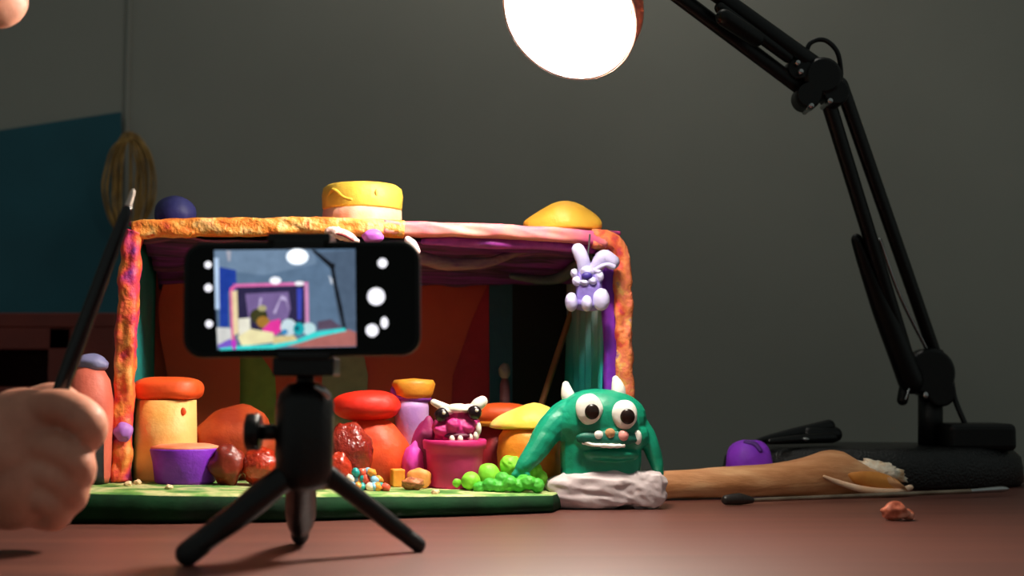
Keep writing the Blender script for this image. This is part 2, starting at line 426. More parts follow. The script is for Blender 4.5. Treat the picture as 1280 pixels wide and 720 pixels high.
# small figure inside, near the black opening
p = onboard(631, 592, 4); p = MB_ @ Vector((BL(631, 505, D-0.05).x, D-0.05, 0)); p.z = bz(p.x)
s = S(p)
t = thing('small_figurine', 'small slim grey and red figurine standing inside by the black opening', 'figurine', p)
zt = 0; hgt = (P(631, 455, p.y).z-p.z)/s
g = B(s); g.lathe([(8, 0), (9, 10), (7, hgt*0.5), (6, hgt-25), (4, hgt-18)], n=0.06); g.build('body', mat('figurine_red', ['6a2a34', '7a4a50'], 0.6), t)
g = B(s); g.blob((0, 0, hgt-9), (7.5, 6, 10), 0.08); g.build('head', mat('figurine_grey', '8a7a76', 0.6), t)

# ------------------------------------------------------------------ things on the roof and under the beam
def roofpt(px, v): 
    q = BL(px, 276, v); return MB_ @ Vector((q.x, v, HT+0.003))
p = roofpt(453, 0.047); s = S(p)
hh = (P(453, 226, p.y-0.03).z-p.z)/s
t = thing('clay_cheese_wheel', 'thick yellow round clay cylinder with pink lower band on the roof of the box', 'clay cylinder', p)
g = B(s); g.lathe([(48, 0), (49.5, 3), (50, 12), (49, hh*0.42)], n=0.015, fr=3); g.build('pink_band', mat('peach_clay', ['f0906a', 'f6b8a0', 'f4c48a'], 0.6, 25, 0.4), t)
g = B(s); g.lathe([(49, hh*0.40), (50.5, hh*0.45), (50.5, hh*0.75), (49, hh-5), (44, hh-1), (30, hh), (0.1, hh+1)], n=0.02, fr=3, seed=2)
g.blob((22, -40, hh*0.72), (3, 8, 6)); g.tube([(-40, -28, hh*0.6), (-32, -40, hh*0.8), (-18, -46, hh*0.62), (-8, -49, hh*0.55)], 2.2)
g.build('yellow_top', mat('yellow_clay', ['e8b83a', 'f2cc4c', 'f0c050'], 0.55, 20, 0.4), t)
p = roofpt(705, 0.03); s = S(p)
ztp = (P(705, 251, p.y).z-p.z)/s
g = B(s); g.blob((0, 0, 8), (44, 26, ztp-8), 0.05, seed=5, fx=lambda v: Vector((v.x*(1+0.15*abs(v.x)/44), v.y*(1-0.5*(abs(v.x)/60)**2), v.z*(1-0.65*(min(abs(v.x)/46, 1))**2) if v.z > 0 else max(v.z, -8))))
t = tag(g.build('clay_lemon', mat('lemon_clay', ['e8a030', 'f2b838', 'f0c440'], 0.5, 16, 0.5), loc=p), 'yellow lemon shaped clay lump at the right end of the box roof', 'clay lump')
p = roofpt(219, 0.10); s = S(p)
zt = (P(219, 245, p.y).z-p.z)/s
g = B(s); g.blob((0, 0, zt*0.5), (26, 26, zt*0.5), 0.03, seed=8)
tag(g.build('clay_ball', mat('navy_clay', ['20225a', '282a6a'], 0.6, 20), loc=p), 'dark blue clay ball on the left end of the box roof', 'clay ball')
# bits stuck under the beam near the phone
p = MB_ @ BL(428, 294, -0.006); s = S(p)
t = thing('clay_shell', 'pale pink ribbed clay shell stuck under the beam above the phone', 'clay shell', p)
g = B(s); g.tube([(-16, 0, 4), (0, -2, 1), (18, 0, -8)], [7, 8, 4], n=0.15, fr=3); g.build('body', mat('shell_pink', ['e8a8a0', 'f6d8cc', 'c86a6a'], 0.5, 120, 0.8), t)
g = B(s); g.tube([(-12, -7, 2), (2, -9, -1), (14, -6, -7)], 1.6); g.build('rib', mat('dark_red_clay', '8a2a34', 0.6), t)
p = MB_ @ BL(466, 296, -0.006); s = S(p)
g = B(s); g.blob((0, 0, 0), (14, 10, 9), 0.08, seed=2); tag(g.build('clay_lump', mat('orchid_clay', ['b04ac8', 'c868d8'], 0.5), loc=p), 'round orchid purple clay lump stuck under the beam above the phone', 'clay lump')
p = MB_ @ BL(516, 306, -0.006); s = S(p)
g = B(s); g.tube([(-6, 0, 6), (0, -2, 0), (6, 0, -8)], [5, 6, 4], n=0.1); tag(g.build('clay_nub', mat('nub_pink', 'f0d0cc', 0.5), loc=p), 'tiny pale pink clay nub under the beam by the phone corner', 'clay lump')

# bunny
p = MB_ @ Vector((BL(738, 392, -0.006).x, -0.006, BL(738, 392, -0.006).z)); s = S(p)
t = thing('clay_bunny', 'lavender clay bunny with long white ears hanging in the upper right box corner', 'clay bunny', p)
lav = mat('lavender_clay', ['7a68b8', '9484d0'], 0.6, 30, 0.4); whl = mat('white_lilac_clay', ['bcb6e0', 'cfcaf0'], 0.5, 30, 0.4)
g = B(s); g.blob((-1, 0, 32), (17, 13, 26), 0.06, sq=2.8); g.blob((-2, 0, 12), (22, 12, 9), 0.05); g.build('body', lav, t, remesh=0.0007, smooth=3)
g = B(s); g.tube([(-6, 0, 52), (-10, -2, 68), (-15, -1, 80)], [9, 8.5, 8.5], n=0.05); g.build('ear', whl, t)
g = B(s); g.tube([(2, 0, 50), (10, -3, 62), (18, -3, 70), (27, -2, 65)], [8, 9, 10, 10], n=0.06); g.tube([(6, -10, 54), (18, -12, 60), (28, -9, 58)], [3, 3, 4]); g.build('ear', whl, t)
g = B(s); 
for a in ((-20, -6, 50, 5, 6), (-17, -8, 40, 6, 6), (-8, -12, 38, 6, 4), (2, -12, 40, 6, 5), (11, -9, 46, 6, 7), (-4, -10, 52, 9, 7), (8, -9, 52, 7, 5)): g.blob(a[:3], (a[3], 5, a[4]), 0.08)
g.build('muzzle', whl, t)
g = B(s); g.blob((-5, -14, 46), (7, 4, 5)); g.build('mouth', mat('violet_clay', '3a2a86', 0.4), t)
for a in ((-24, -8, 14, 8, 12), (-5, -12, 12, 7, 10), (13, -10, 17, 11, 14)):
    g = B(s); g.blob(a[:3], (a[3], 8, a[4]), 0.04); g.build('foot', whl, t)
g = B(s); g.tube([(-4, 3, 60), (-2, 5, 78), (0, 6, 100)], 1.2, seg=8); g.build('hook', steel_m, t)

# ------------------------------------------------------------------ clay mushrooms and figures on the board
def clay(name, cols, **k): return mat(name, cols, k.pop('rough', 0.55), k.pop('scale', 22), k.pop('bump', 0.45), k.pop('bscale', 120), **k)
cream = clay('cream_clay', ['f0b45a', 'f6c878', 'f0bc6c'])
orange = clay('orange_cap_clay', ['e8501a', 'f06022'])
p = onboard(210, 603, 30); p.y = 1.165; p.x = (210-640)/F*p.y; p.z = bz(p.x); s = S(p)
t = thing('clay_mushroom', 'cream clay mushroom with flat orange cap behind the purple clay pot', 'clay mushroom', p)
h1 = (P(210, 500, p.y).z-p.z)/s; h2 = (P(210, 473, p.y).z-p.z)/s
g = B(s); g.lathe([(37, 0), (38.5, 4), (38, h1*0.5), (36.5, h1)], n=0.02); g.build('stem', cream, t)
g = B(s); g.blob((27, -25.5, h1*0.86), (4, 2.5, 5)); g.build('spot', orange, t)
g = B(s); g.blob((2, 0, (h1+h2)/2), (41, 38, (h2-h1)/2+2), 0.02, sq=3.2, seed=4); g.build('cap', orange, t)
p = onboard(235, 607, 41); s = S(p)
t = thing('clay_pot', 'short purple clay pot with peach top in front of the cream mushroom', 'clay pot', p)
hh = (P(235, 562, p.y-0.028).z-p.z)/s
g = B(s); g.lathe([(35, 0), (37.5, 3), (40, hh*0.6), (42.5, hh-2), (42, hh)], n=0.02, seed=5); g.build('body', clay('purple_pot', ['7020b0', '8a2cd0', '7c26c0']), t)
g = B(s); g.lathe([(41.5, hh-1), (41, hh+2), (30, hh+5), (0.1, hh+6)], n=0.03); g.build('top', clay('peach_top', ['f0845a', 'f2a07a']), t)
# small crumbs on the board
random.seed(8)
for (a, b) in ((176, 606), (215, 612), (164, 608), (545, 618), (475, 611)):
    p = onboard(a, b, 3); s = S(p); g = B(s); g.blob((0, 0, 2.5), (5, 4, 3.4), 0.2, seed=a)
    tag(g.build('clay_crumb', clay('crumb', 'e8c89a'), loc=p), 'tiny cream clay crumb lying on the green base slab', 'clay crumb', 'clay crumbs on the green slab')

redg = clay('glossy_red_clay', ['8a1c10', 'b83418', 'a02a14'], rough=0.28, bump=0.9, bscale=220, coat=0.5)
brick = clay('brick_clay', ['9a3414', 'b84a1c', 'a03a1a'], rough=0.5)
def lump(name, label, cat, px, pyb, pyt, w, m, depth=None, seed=0, n=0.12, sq=2.0, Y=None, fr=1.8, group=None, rot=None):
    p = onboard(px, pyb, w*0.35) if Y is None else None
    if Y is not None:
        x = (px-640)/F*Y; p = Vector((x, Y, bz(x)))
    s = S(p); hh = (P(px, pyt, p.y).z-p.z)/s
    g = B(s); g.blob((0, 0, hh*0.5), (w/2, depth or w*0.4, hh*0.5), n, fr=fr, seed=seed, sq=sq, rot=rot)
    return tag(g.build(name, m, loc=p), label, cat, group)
lump('clay_rock', 'large rounded brick red clay rock behind the tripod knob', 'clay rock', 296, 600, 508, 104, brick, Y=1.19, seed=2, n=0.07)
lump('clay_rock', 'dark brown red clay rock right of the purple pot', 'clay rock', 286, 604, 556, 42, clay('dark_red_rock', ['6a1a0c', '8a2a14'], rough=0.4), Y=1.125, seed=3)
lump('clay_rock', 'glossy wrinkled red clay rock beside the tripod column', 'clay rock', 328, 604, 560, 48, redg, Y=1.13, seed=4, n=0.12, fr=3)
# red mushroom
x = (463-640)/F*1.185; p = Vector((x, 1.185, bz(x))); s = S(p)
t = thing('clay_mushroom', 'orange clay mushroom with flat bright red cap right of the tripod', 'clay mushroom', p)
h1 = (P(463, 526, p.y).z-p.z)/s; h2 = (P(463, 489, p.y).z-p.z)/s
g = B(s); g.blob((2, 0, h1*0.42), (50, 36, h1*0.62), 0.05, seed=7, sq=2.4, fx=lambda v: Vector((v.x*(1-0.25*v.z/60), v.y, v.z))); g.build('stem', clay('red_orange_clay', ['d8401a', 'e8521c', 'c83a18']), t)
g = B(s); g.blob((-4, 0, (h1+h2)/2), (43, 36, (h2-h1)/2+1), 0.03, seed=9, sq=2.3); g.build('cap', clay('bright_red_clay', ['d8200c', 'ee2c12']), t)
lump('clay_rock', 'glossy dark red clay rock with pale streaks in front of the red mushroom', 'clay rock', 436, 602, 530, 62, clay('streaked_red', ['6a160c', '8a2416', 'a83c28'], rough=0.25, bump=1.0, bscale=260, coat=0.6, sharp=0.16, scale=50), Y=1.14, seed=11, n=0.1, fr=3)
lump('clay_rock', 'small dark maroon clay rock leaning by the candy beads', 'clay rock', 424, 606, 566, 34, redg, Y=1.115, seed=12, n=0.1, fr=3)
# purple mushroom
x = (515-640)/F*1.20; p = Vector((x, 1.20, bz(x))); s = S(p)
t = thing('clay_mushroom', 'lilac clay mushroom with gold topped purple cap behind the pink monster', 'clay mushroom', p)
h = lambda py: (P(515, py, p.y).z-p.z)/s
pur2 = clay('violet_cap_clay', ['7a2a9a', '8a3ab0']); lil = clay('lilac_stem_clay', ['b080c8', 'd0a8d8', 'a870c0'])
g = B(s); g.lathe([(17, 0), (17, h(570)), (14, h(562)), (16, h(552)), (21, h(530)), (22, h(510)), (20, h(500))], n=0.04); g.build('stem', lil, t)
g = B(s); g.blob((0, 0, h(498)), (26, 22, 9), 0.04); g.blob((-19, 0, h(492)), (8, 14, 12), 0.04); g.build('cap', pur2, t)
g = B(s); g.lathe([(22, h(498)), (25, h(492)), (27, h(480)), (24, h(475)), (0.1, h(473))], c=(2, 0, 0), n=0.03); g.build('cap_top', clay('gold_clay', ['c87818', 'e09a2a']), t)
lump('clay_lump', 'bright pink clay lump at the foot of the lilac mushroom', 'clay lump', 518, 604, 553, 26, clay('hot_pink_clay', ['e83ac0', 'f060d0']), Y=1.165, seed=13)
lump('clay_lump', 'dark magenta clay lump left of the pink monster', 'clay lump', 532, 604, 522, 34, clay('dark_magenta_clay', ['901a5c', 'a82468']), Y=1.172, seed=14)
# candy beads
random.seed(21)
bc = {'teal': '1a9a9a', 'coral': 'f0604a', 'cream': 'f4e0c8', 'sky': '8ac0e0', 'amber': 'f09a3a'}
k = 0
for layer, (npx, y0) in enumerate(((12, 600), (8, 590), (5, 580))):
    for i in range(npx):
        c = list(bc)[k % 5]; k += 1
        px = 458 + (i-(npx-1)/2)*(58/12) + random.uniform(-1.5, 1.5)
        base = onboard(458, 613, 8); s = S(base)
        X = base.x+(px-458)*s; Y = base.y+random.uniform(-6, 5)*s - (2-layer)*3*s
        g = B(s); g.blob((0, 0, 0), (6.2, 4.6, 5), 0.15, seed=k, seg=12, rings=8, rot=(0, random.uniform(0, 90), 0))
        tag(g.build('candy_bead', clay('bead_'+c, bc[c], rough=0.35), loc=(X, Y, bz(X)+(4.4+layer*8.5)*s)), {'teal': 'tiny teal bead', 'coral': 'tiny coral bead', 'cream': 'tiny cream bead', 'sky': 'tiny pale blue bead', 'amber': 'tiny amber bead'}[c]+' in the candy heap right of the tripod', 'bead', c+' beads in the candy heap')
# orange chunks between heap and pot
t0 = onboard(508, 609, 8); s = S(t0)
g = B(s); M = Matrix.Translation((-6, 0, 0)) @ Matrix.Rotation(0.3, 4, 'Z'); g.box((-12, -9, 0), (4, 9, 22), M); 
tag(g.build('clay_cube', clay('amber_clay', ['e88a1a', 'f4b040']), loc=t0, bevel=0.0015), 'small amber clay cube left of the pink pot', 'clay cube')
g = B(s); g.blob((0, 0, 7), (13, 9, 8), 0.12, fr=4, seed=4)
tag(g.build('clay_lump', clay('cocoa_clay', ['7a3018', 'c87a4a', '5a1a10'], bump=0.9, sharp=0.15, scale=120), loc=onboard(517, 613, 9)), 'knobbly brown clay lump at the foot of the pink pot', 'clay lump')
g = B(s); g.blob((0, 0, 12), (15, 9, 12), 0.08, seed=6, sq=3)
tag(g.build('clay_lump', clay('peach_lump', ['e8903a', 'f0a860']), loc=onboard(524, 611, 10)), 'peach orange clay block touching the pink pot', 'clay lump')

# pink monster in pot
p = onboard(569, 612, 36); s = S(p); h = lambda py: (P(569, py, p.y-0.02).z-p.z)/s
t = thing('clay_monster', 'pink clay monster with white horns peeking from a magenta pot', 'clay monster', p)
pink = clay('pink_pot_clay', ['c8206c', 'd82a7a'], bump=0.3); pinkh = clay('pink_head_clay', ['c82a7c', 'e0449a'], bump=0.7)
white = clay('white_clay', ['e8dccc', 'f6efe4']); darkm = clay('dark_eye', '1a0a10', rough=0.25)
g = B(s); g.lathe([(31, 0), (33, 3), (35, h(570)), (36, h(563)), (39, h(562)), (40, h(552)), (38, h(550)), (33, h(551)), (32, h(560)), (0.1, h(560))], n=0.012); g.build('pot', pink, t)
g = B(s); g.blob((2, -4, h(536)), (29, 25, 25), 0.10, fr=3, seed=2); g.blob((0, -27, h(531)), (9, 8, 8), 0.1); g.blob((-14, -24, h(538)), (11, 7, 7), 0.1); g.blob((16, -22, h(534)), (11, 7, 8), 0.1)
g.build('head', pinkh, t, remesh=0.0008, smooth=2)
g = B(s); g.blob((4, -18, h(511)), (20, 10, 6), 0.12, seed=1); g.blob((-8, -22, h(514)), (8, 6, 5)); g.blob((18, -20, h(510)), (8, 6, 5)); g.build('brow', white, t)
g = B(s); g.tube([(-8, -12, h(512)), (-18, -13, h(507)), (-26, -12, h(503))], [6, 5, 4]); g.build('horn', white, t)
g = B(s); g.tube([(22, -12, h(514)), (29, -13, h(506)), (34, -12, h(502))], [7, 8, 7]); g.build('horn', white, t)
for a in ((-15, 519), (25, 516)):
    g = B(s); g.blob((a[0], -26, h(a[1])), (9, 6, 9)); ew = g.build('eye', darkm, t)
    g = B(s); g.blob((a[0]+3, -31.5, h(a[1]-3)), (2.2, 1.5, 2.2)); g.build('eye_glint', white, ew)
for a, b, c in ((30, 536, 8), (27, 545, 6), (20, 547, 5), (-2, 549, 5), (8, 549, 5)):
    g = B(s); g.blob((a, -24 if a > 15 else -32, h(b)), (3.5, 4, c)); g.build('tooth', white, t)
g = B(s); g.blob((4, -27, h(545)), (16, 6, 4)); g.build('mouth', clay('mouth_maroon', '5a0a30'), t)

# mushrooms behind the green balls
x = (630-640)/F*1.21; p = Vector((x, 1.235, bz(x))); s = S(p); h = lambda py: (P(630, py, p.y).z-p.z)/s
t = thing('clay_mushroom', 'dark red clay mushroom with wide orange cap half hidden behind the yellow mushroom', 'clay mushroom', p)
g = B(s); g.lathe([(27, 0), (28, 10), (26, h(528))], c=(-6, 0, 0), n=0.02); g.build('stem', clay('crimson_stem', ['8a1420', 'a01c28']), t)
g = B(s); g.blob((-2, 0, h(519)), (37, 32, 15), 0.03, sq=2.6, seed=3); g.build('cap', clay('rust_cap', ['c84a10', 'd85818']), t)
g = B(s); g.lathe([(33, h(532)), (35, h(529)), (34, h(526))], c=(-4, 0, 0)); g.build('cap_rim', clay('gold_clay', ['c87818', 'e09a2a']), t)
x = (662-640)/F*1.185; p = Vector((x, 1.19, bz(x))); s = S(p); h = lambda py: (P(662, py, p.y).z-p.z)/s
t = thing('clay_mushroom', 'orange clay mushroom with pale yellow peaked cap left of the teal monster', 'clay mushroom', p)
g = B(s); g.lathe([(36, 0), (38, 6), (40, h(565)), (38, h(545)), (32, h(535))], n=0.02); g.build('stem', clay('tangerine_clay', ['f07818', 'f59a2c', 'ef8a20']), t)
g = B(s); g.blob((-2, 0, h(533)), (50, 38, 29), 0.03, seed=6, fx=lambda v: Vector((v.x+(0.25*max(v.z, 0)), v.y, v.z*(0.16 if v.z < 0 else 1-0.3*(abs(v.x)/52)**1.2)))); g.build('cap', clay('pale_yellow_clay', ['f2c83a', 'f8dc6a', 'f6e08a']), t)

# green balls and ruffles
lime = clay('lime_clay', ['6cc82a', '8ae038', '9ae848']); lime2 = clay('leaf_green_clay', ['3aa832', '5cc83c'])
def ball(px, pyb, r, label, m=lime, rz=None, name='clay_ball', rot=None):
    p = onboard(px, pyb, r[1] if rz is None else rz); s = S(p); g = B(s)
    g.blob((0, 0, r[2]), r, 0.03, seed=px, rot=rot); return tag(g.build(name, m, loc=p), label, 'clay ball')
ball(571, 612, (8.5, 8.5, 8.5), 'smallest lime green clay ball beside the pink pot')
ball(589, 614, (12, 12, 11.5), 'round lime green clay ball in front of the pink pot')
ball(611, 612, (15, 13, 16), 'lime green egg shaped clay ball right of the round ball', rot=(0, -18, 0), name='clay_egg')
def multi(name, label, m, parts, px, pyb, r, extra=None):
    p = onboard(px, pyb, r); s = S(p); g = B(s)
    for (a, b, rx, rz_, dy) in parts:
        g.blob((a-px, dy, (P(a, b, p.y).z-p.z)/s), (rx, (rx+rz_)/2, rz_), 0.1, fr=3, seed=a)
    return tag(g.build(name, m, loc=p, remesh=0.0009, smooth=2), label, 'clay lump')
multi('clay_lump', 'ruffled bright green clay strip in front of the lime lumps', lime2, [(600, 610, 9, 8, 0), (612, 606, 9, 9, -3), (624, 608, 10, 9, 0), (637, 604, 10, 10, -3), (648, 607, 10, 9, 0), (660, 603, 10, 9, -2), (671, 607, 9, 9, 0), (628, 598, 9, 8, 3), (655, 600, 9, 7, 3)], 636, 616, 10)
multi('clay_lump', 'lime green clay lump under the hand of the teal monster', lime, [(638, 582, 13, 12, 8), (650, 588, 13, 12, 8), (634, 598, 12, 12, 12), (654, 602, 14, 14, 12)], 645, 613, 16)
multi('clay_lump', 'long lime green clay lump on the right of the green heap', lime, [(660, 580, 10, 10, 6), (667, 589, 11, 11, 4), (675, 598, 9, 10, 2), (668, 606, 9, 8, 6)], 668, 614, 14)

# teal monster
Ym = 1.158; x = (750-640)/F*Ym; p = Vector((x, Ym, bz(x))); s = S(p); h = lambda py: (P(750, py, p.y-0.01).z-p.z)/s
t = thing('clay_monster', 'teal green clay monster with white horns and round eyes, arms spread', 'clay monster', p)
teal = clay('teal_clay', ['068062', '08906c', '0c9c7c'], bump=0.6, bscale=90, rough=0.4)
def hx(px): return px-750
g = B(s)
g.blob((0, 0, 45), (50, 30, 44), 0.0, sq=3.4)
g.blob((0, 0, 22), (49, 30, 22), 0.0, sq=3.5)
g.blob((-2, -4, h(528)), (58, 33, 40), 0.03, seed=3, sq=2.3)
g.blob((8, -6, h(545)), (52, 32, 24), 0.03, seed=5, sq=2.4)
g.blob((10, -16, h(567)), (37, 24, 9), 0.03, sq=2.4)           # lower lip
g.blob((6, -28, h(530)), (4, 4, 5)); 
g.tube([(hx(722), -4, h(512)), (hx(700), -8, h(524)), (hx(683), -16, h(542)), (hx(670), -26, h(562)), (hx(657), -34, h(578)), (hx(652), -36, h(584))], [20, 19, 17, 14, 11, 9], n=0.03)
g.tube([(hx(790), -2, h(524)), (hx(806), -3, h(545)), (hx(816), -4, h(570)), (hx(822), -5, h(592))], [15, 12, 10, 6], n=0.03)
for a in ((643, 592), (650, 596), (658, 592)): g.tube([(hx(652), -36, h(584)), (hx(a[0]), -40, h(a[1]))], [6, 4.5])
g.build('body', teal, t, remesh=0.0009, smooth=4)
wh2 = clay('bright_white_clay', ['eeeadf', 'faf8f0'])
g = B(s); g.tube([(hx(713), -2, h(505)), (hx(709), -3, h(492)), (hx(707), -3, h(481))], [9.5, 8, 4.5], n=0.03); g.build('horn', wh2, t)
g = B(s); g.tube([(hx(773), -2, h(502)), (hx(772), -3, h(486)), (hx(769), -3, h(474))], [10, 9, 4.5], n=0.03); g.build('horn', wh2, t)
pb = clay('pupil_brown', '1c0c06', rough=0.25)
for (a, b, rx, rz_, qa, qb) in ((734, 511, 17, 19, 737, 514), (777, 518, 16, 18, 780, 520)):
    g = B(s); g.blob((hx(a), -34, h(b)), (rx, 9, rz_), 0.04, seed=a); ew = g.build('eye_white', wh2, t)
    g = B(s); g.blob((hx(qa), -42, h(qb)), (9, 4, 9.5)); g.build('pupil', pb, ew)
g = B(s); g.blob((hx(757), -35, h(547)), (38, 6, 9), 0.05, sq=2.5); g.build('mouth', clay('mouth_dark_teal', '076a56'), t)
for (a, b, r, c) in ((745, 543, 6, wh2), (759, 541, 6.5, clay('tan_tooth', 'b88a5a')), (775, 544, 7, clay('pink_tooth', 'e89a90')), (793, 546, 5, wh2)):
    g = B(s); g.blob((hx(a), -38 if a < 790 else -33, h(b)), (r, 5, r if a < 790 else 9)); g.build('tooth', c, t)
g = B(s); g.tube([(hx(727), -36, h(552)), (hx(740), -40, h(555)), (hx(757), -41, h(556)), (hx(775), -40, h(556))], [2.3, 2.3, 2.6, 2.2], n=0.3, fr=3); g.build('tooth_row', wh2, t)

# grey clay slab
p = ontable(757, 638, 24); s = S(p); h = lambda py: (P(757, py, p.y-0.012).z-p.z)/s
g = B(s)
g.blob((-18, 0, 22), (56, 22, 21), 0.09, sq=4, seed=1, fr=3); g.blob((-8, 2, 29), (48, 20, 19), 0.1, sq=3.4, seed=4, fr=3, rot=(0, -4, 0))
g.blob((48, 2, 23), (26, 20, 23), 0.09, sq=3.4, seed=2, fr=3); g.blob((30, 0, 27), (22, 17, 20), 0.08, seed=9); g.blob((-50, 0, 16), (24, 20, 16), 0.05, seed=7, sq=2.6)
tag(g.build('clay_block', clay('grey_pink_clay', ['b8a6a8', 'cabcbc', 'c0b0b2'], bump=0.6, bscale=60), loc=p, remesh=0.0012, smooth=2), 'lumpy pale grey clay block on the table in front of the teal monster', 'clay block')

# rolled paper / wooden scoop at right
pa = ontable(826, 627); pb_ = ontable(1135, 621)
kraft = mat('kraft_tan', ['b87a4a', 'cc9060', 'dca878'], 0.6, 18, 0.3, 80, stretch=(1, 6, 6))
t = thing('paper_roll', 'tan paper roll with open flared end lying on the table right of the grey clay', 'paper roll', pa)
L_ = (pb_-pa); dirx = L_.normalized(); side = Vector((-dirx.y, dirx.x, 0)); LL = L_.length
g = B(); seg = 40; N_ = 44
def radius(tt): return (0.0125+0.0035*min(1, tt*1.6), 0.0135+0.004*math.sin(min(1, tt*1.25)*PI*0.5) + 0.006*math.exp(-((tt-0.74)/0.16)**2))
rows = []
for i in range(N_+1):
    tt = i/N_; rz_, ry_ = radius(tt)[1], radius(tt)[0]; row = []
    for j in range(seg):
        a = 2*PI*j/seg
        cut = 0
        # open mouth: upper front edge is cut back, lower lip reaches out
        reach = LL*tt
        if tt > 0.62: reach -= 0.05*((tt-0.62)/0.38)*(0.5+0.5*math.sin(a))*0.5
        cz = rz_*0.96*(1-0.35*max(0, tt-0.8)/0.2)
        k = 1+0.05*noise.noise(Vector((math.cos(a)*1.5, math.sin(a)*1.5, tt*9)))
        c_, s_ = math.cos(a), math.sin(a)
        z = cz+s_*cz*k
        row.append(g._v(dirx*reach+side*(c_*ry_*k*(1+0.5*max(0, tt-0.8)/0.2)+0.017)+Vector((0, 0, z+0.0006))))
    rows.append(row)
for i in range(N_):
    for j in range(seg):
        k = (j+1) % seg; g._f([rows[i][j], rows[i][k], rows[i+1][k], rows[i+1][j]])
g._f(rows[0][::-1])
o = g.build('roll', kraft, t); md = o.modifiers.new('solid', 'SOLIDIFY'); md.thickness = 0.0015; md.offset = -1
g = B(); pts = []
for j in range(13):
    a = PI*0.15+PI*1.0*j/12
    pts.append(dirx*(LL*(0.97-0.28*max(0, math.sin(a-0.1))))+side*(math.cos(a)*0.006+0.002)+Vector((0, 0, 0.014+0.010*math.sin(a))))
g2 = B(); g2.tube([dirx*(LL*0.64)+side*(-0.0005)+Vector((0, 0, 0.021)), dirx*(LL*0.70)+side*(-0.001)+Vector((0, 0, 0.015)), dirx*(LL*0.80)+side*(-0.003)+Vector((0, 0, 0.008)), dirx*(LL*0.92)+side*(-0.003)+Vector((0, 0, 0.0055)), dirx*LL*1.0+side*0.002+Vector((0, 0, 0.009))], [0.0014, 0.0026, 0.0034, 0.0032, 0.0028], seg=12)
g2.build('rolled_lip', mat('paper_edge', ['e8bc96', 'f0cdb0'], 0.6), t)
g4 = B(); g4.blob(dirx*(LL*0.855)+side*0.0015+Vector((0, 0, 0.0155)), (0.030, 0.006, 0.0085), 0.05, seed=2, rot=(0, 12, math.degrees(math.atan2(dirx.y, dirx.x))))
g4.build('inner_fold', mat('inner_orange', ['b86a24', 'd08838'], 0.6, 40), t)
g3 = B(); g3.blob(dirx*(LL*0.90)+side*0.014+Vector((0, 0, 0.024)), (0.026, 0.010, 0.009), 0.22, fr=4, seed=3, rot=(0, 14, math.degrees(math.atan2(dirx.y, dirx.x))))
g3.build('torn_edge', mat('paper_white', ['f0d8b8', 'fbf0dc', 'e0b888'], 0.7, 80, 0.9, 200, sharp=0.15), t)
g = B(); q1 = P(796, 597, 1.20)-pa; q2 = P(955, 593, 1.235)-pa
# purple ball by lamp
p = ontable(934, 616, 27); s = S(p); hh = (P(934, 550, p.y).z-p.z)/s
t = thing('clay_ball', 'bright purple clay ball with pinched top beside the lamp base', 'clay ball', p)
g = B(s); g.blob((0, 0, hh/2), (28, 27, hh/2), 0.04, sq=2.6, seed=5); g.build('body', clay('bright_purple_clay', ['8a2cd8', 'a63cf0', '9634e4']), t)
g = B(s); g.tube([(-6, -12, hh-3), (4, -16, hh-5), (10, -22, hh-12)], [3, 4, 3]); g.build('pinch', clay('deep_purple_clay', '5a1890'), t)
# sculpting tool
a = ontable(918, 632); b = ontable(1255, 620); a.z = b.z = 0
t = thing('sculpting_tool', 'thin metal sculpting tool with dark bulb end lying in front of the paper roll', 'sculpting tool', a)
d = b-a
g = B(); g.tube([Vector((0, 0, 0.0045)), d*0.4+Vector((0, 0, 0.005)), d*0.85+Vector((0, 0, 0.006))], [0.0018, 0.0022, 0.0022], seg=12); g.build('shaft', mat('tool_metal', ['7a6a5a', '9a8a78'], 0.35, 40, 0, metal=0.7), t)
g = B(); g.tube([d*-0.035+Vector((0, 0, 0.0055)), d*0.01+Vector((0, 0, 0.0058)), d*0.05+Vector((0, 0, 0.0045))], [0.0045, 0.0055, 0.003], seg=14); g.build('bulb_tip', mat('dark_tip', '1c1410', 0.4), t)
g = B(); g.tube([d*0.85+Vector((0, 0, 0.006)), d*0.97+Vector((0, 0, 0.007)), d*1.0+Vector((0, 0, 0.007))], [0.0022, 0.0032, 0.001], seg=12); g.build('point', steel_m, t)
p = ontable(1116, 652, 12); s = S(p)
g = B(s); g.blob((-3, 0, 11), (17, 12, 11), 0.15, seed=2); g.blob((14, 2, 7), (9, 8, 7), 0.15, seed=6)
tag(g.build('clay_lump', clay('terracotta_clay', ['8a3c24', 'b86448', 'e0a088'], scale=90, sharp=0.12), loc=p, remesh=0.0008, smooth=2), 'small terracotta clay lump alone on the table in front of the lamp', 'clay lump')

# ------------------------------------------------------------------ left of the box: pink figure seen between hand and box
x = (112-640)/F*1.11; p = Vector((x, 1.11, bz(x))); s = S(p); h = lambda py: (P(112, py, p.y).z-p.z)/s
t = thing('clay_figure', 'blurred salmon clay figure with lilac cap outside the box behind the hand', 'clay figure', p)
g = B(s); g.lathe([(27, 0), (30, 8), (31, h(540)), (31, h(500)), (26, h(475)), (16, h(458)), (0.1, h(452))], n=0.03); g.build('body', clay('salmon_clay', ['c85a4a', 'dc7058']), t)
g = B(s); g.blob((2, 0, h(455)), (23, 20, 12), 0.08, seed=2); g.build('cap', clay('grey_lilac_clay', ['6a6a98', '8080a8']), t)
g = B(0.00073); p2 = onboard(120, 606, 14)
g.lathe([(14, 0), (15, 10), (15, 70), (12, 88), (0.1, 92)], n=0.04); tag(g.build('clay_post', clay('black_clay', '0e0c10'), loc=p2), 'dark rounded clay post beside the left edge of the box', 'clay post')

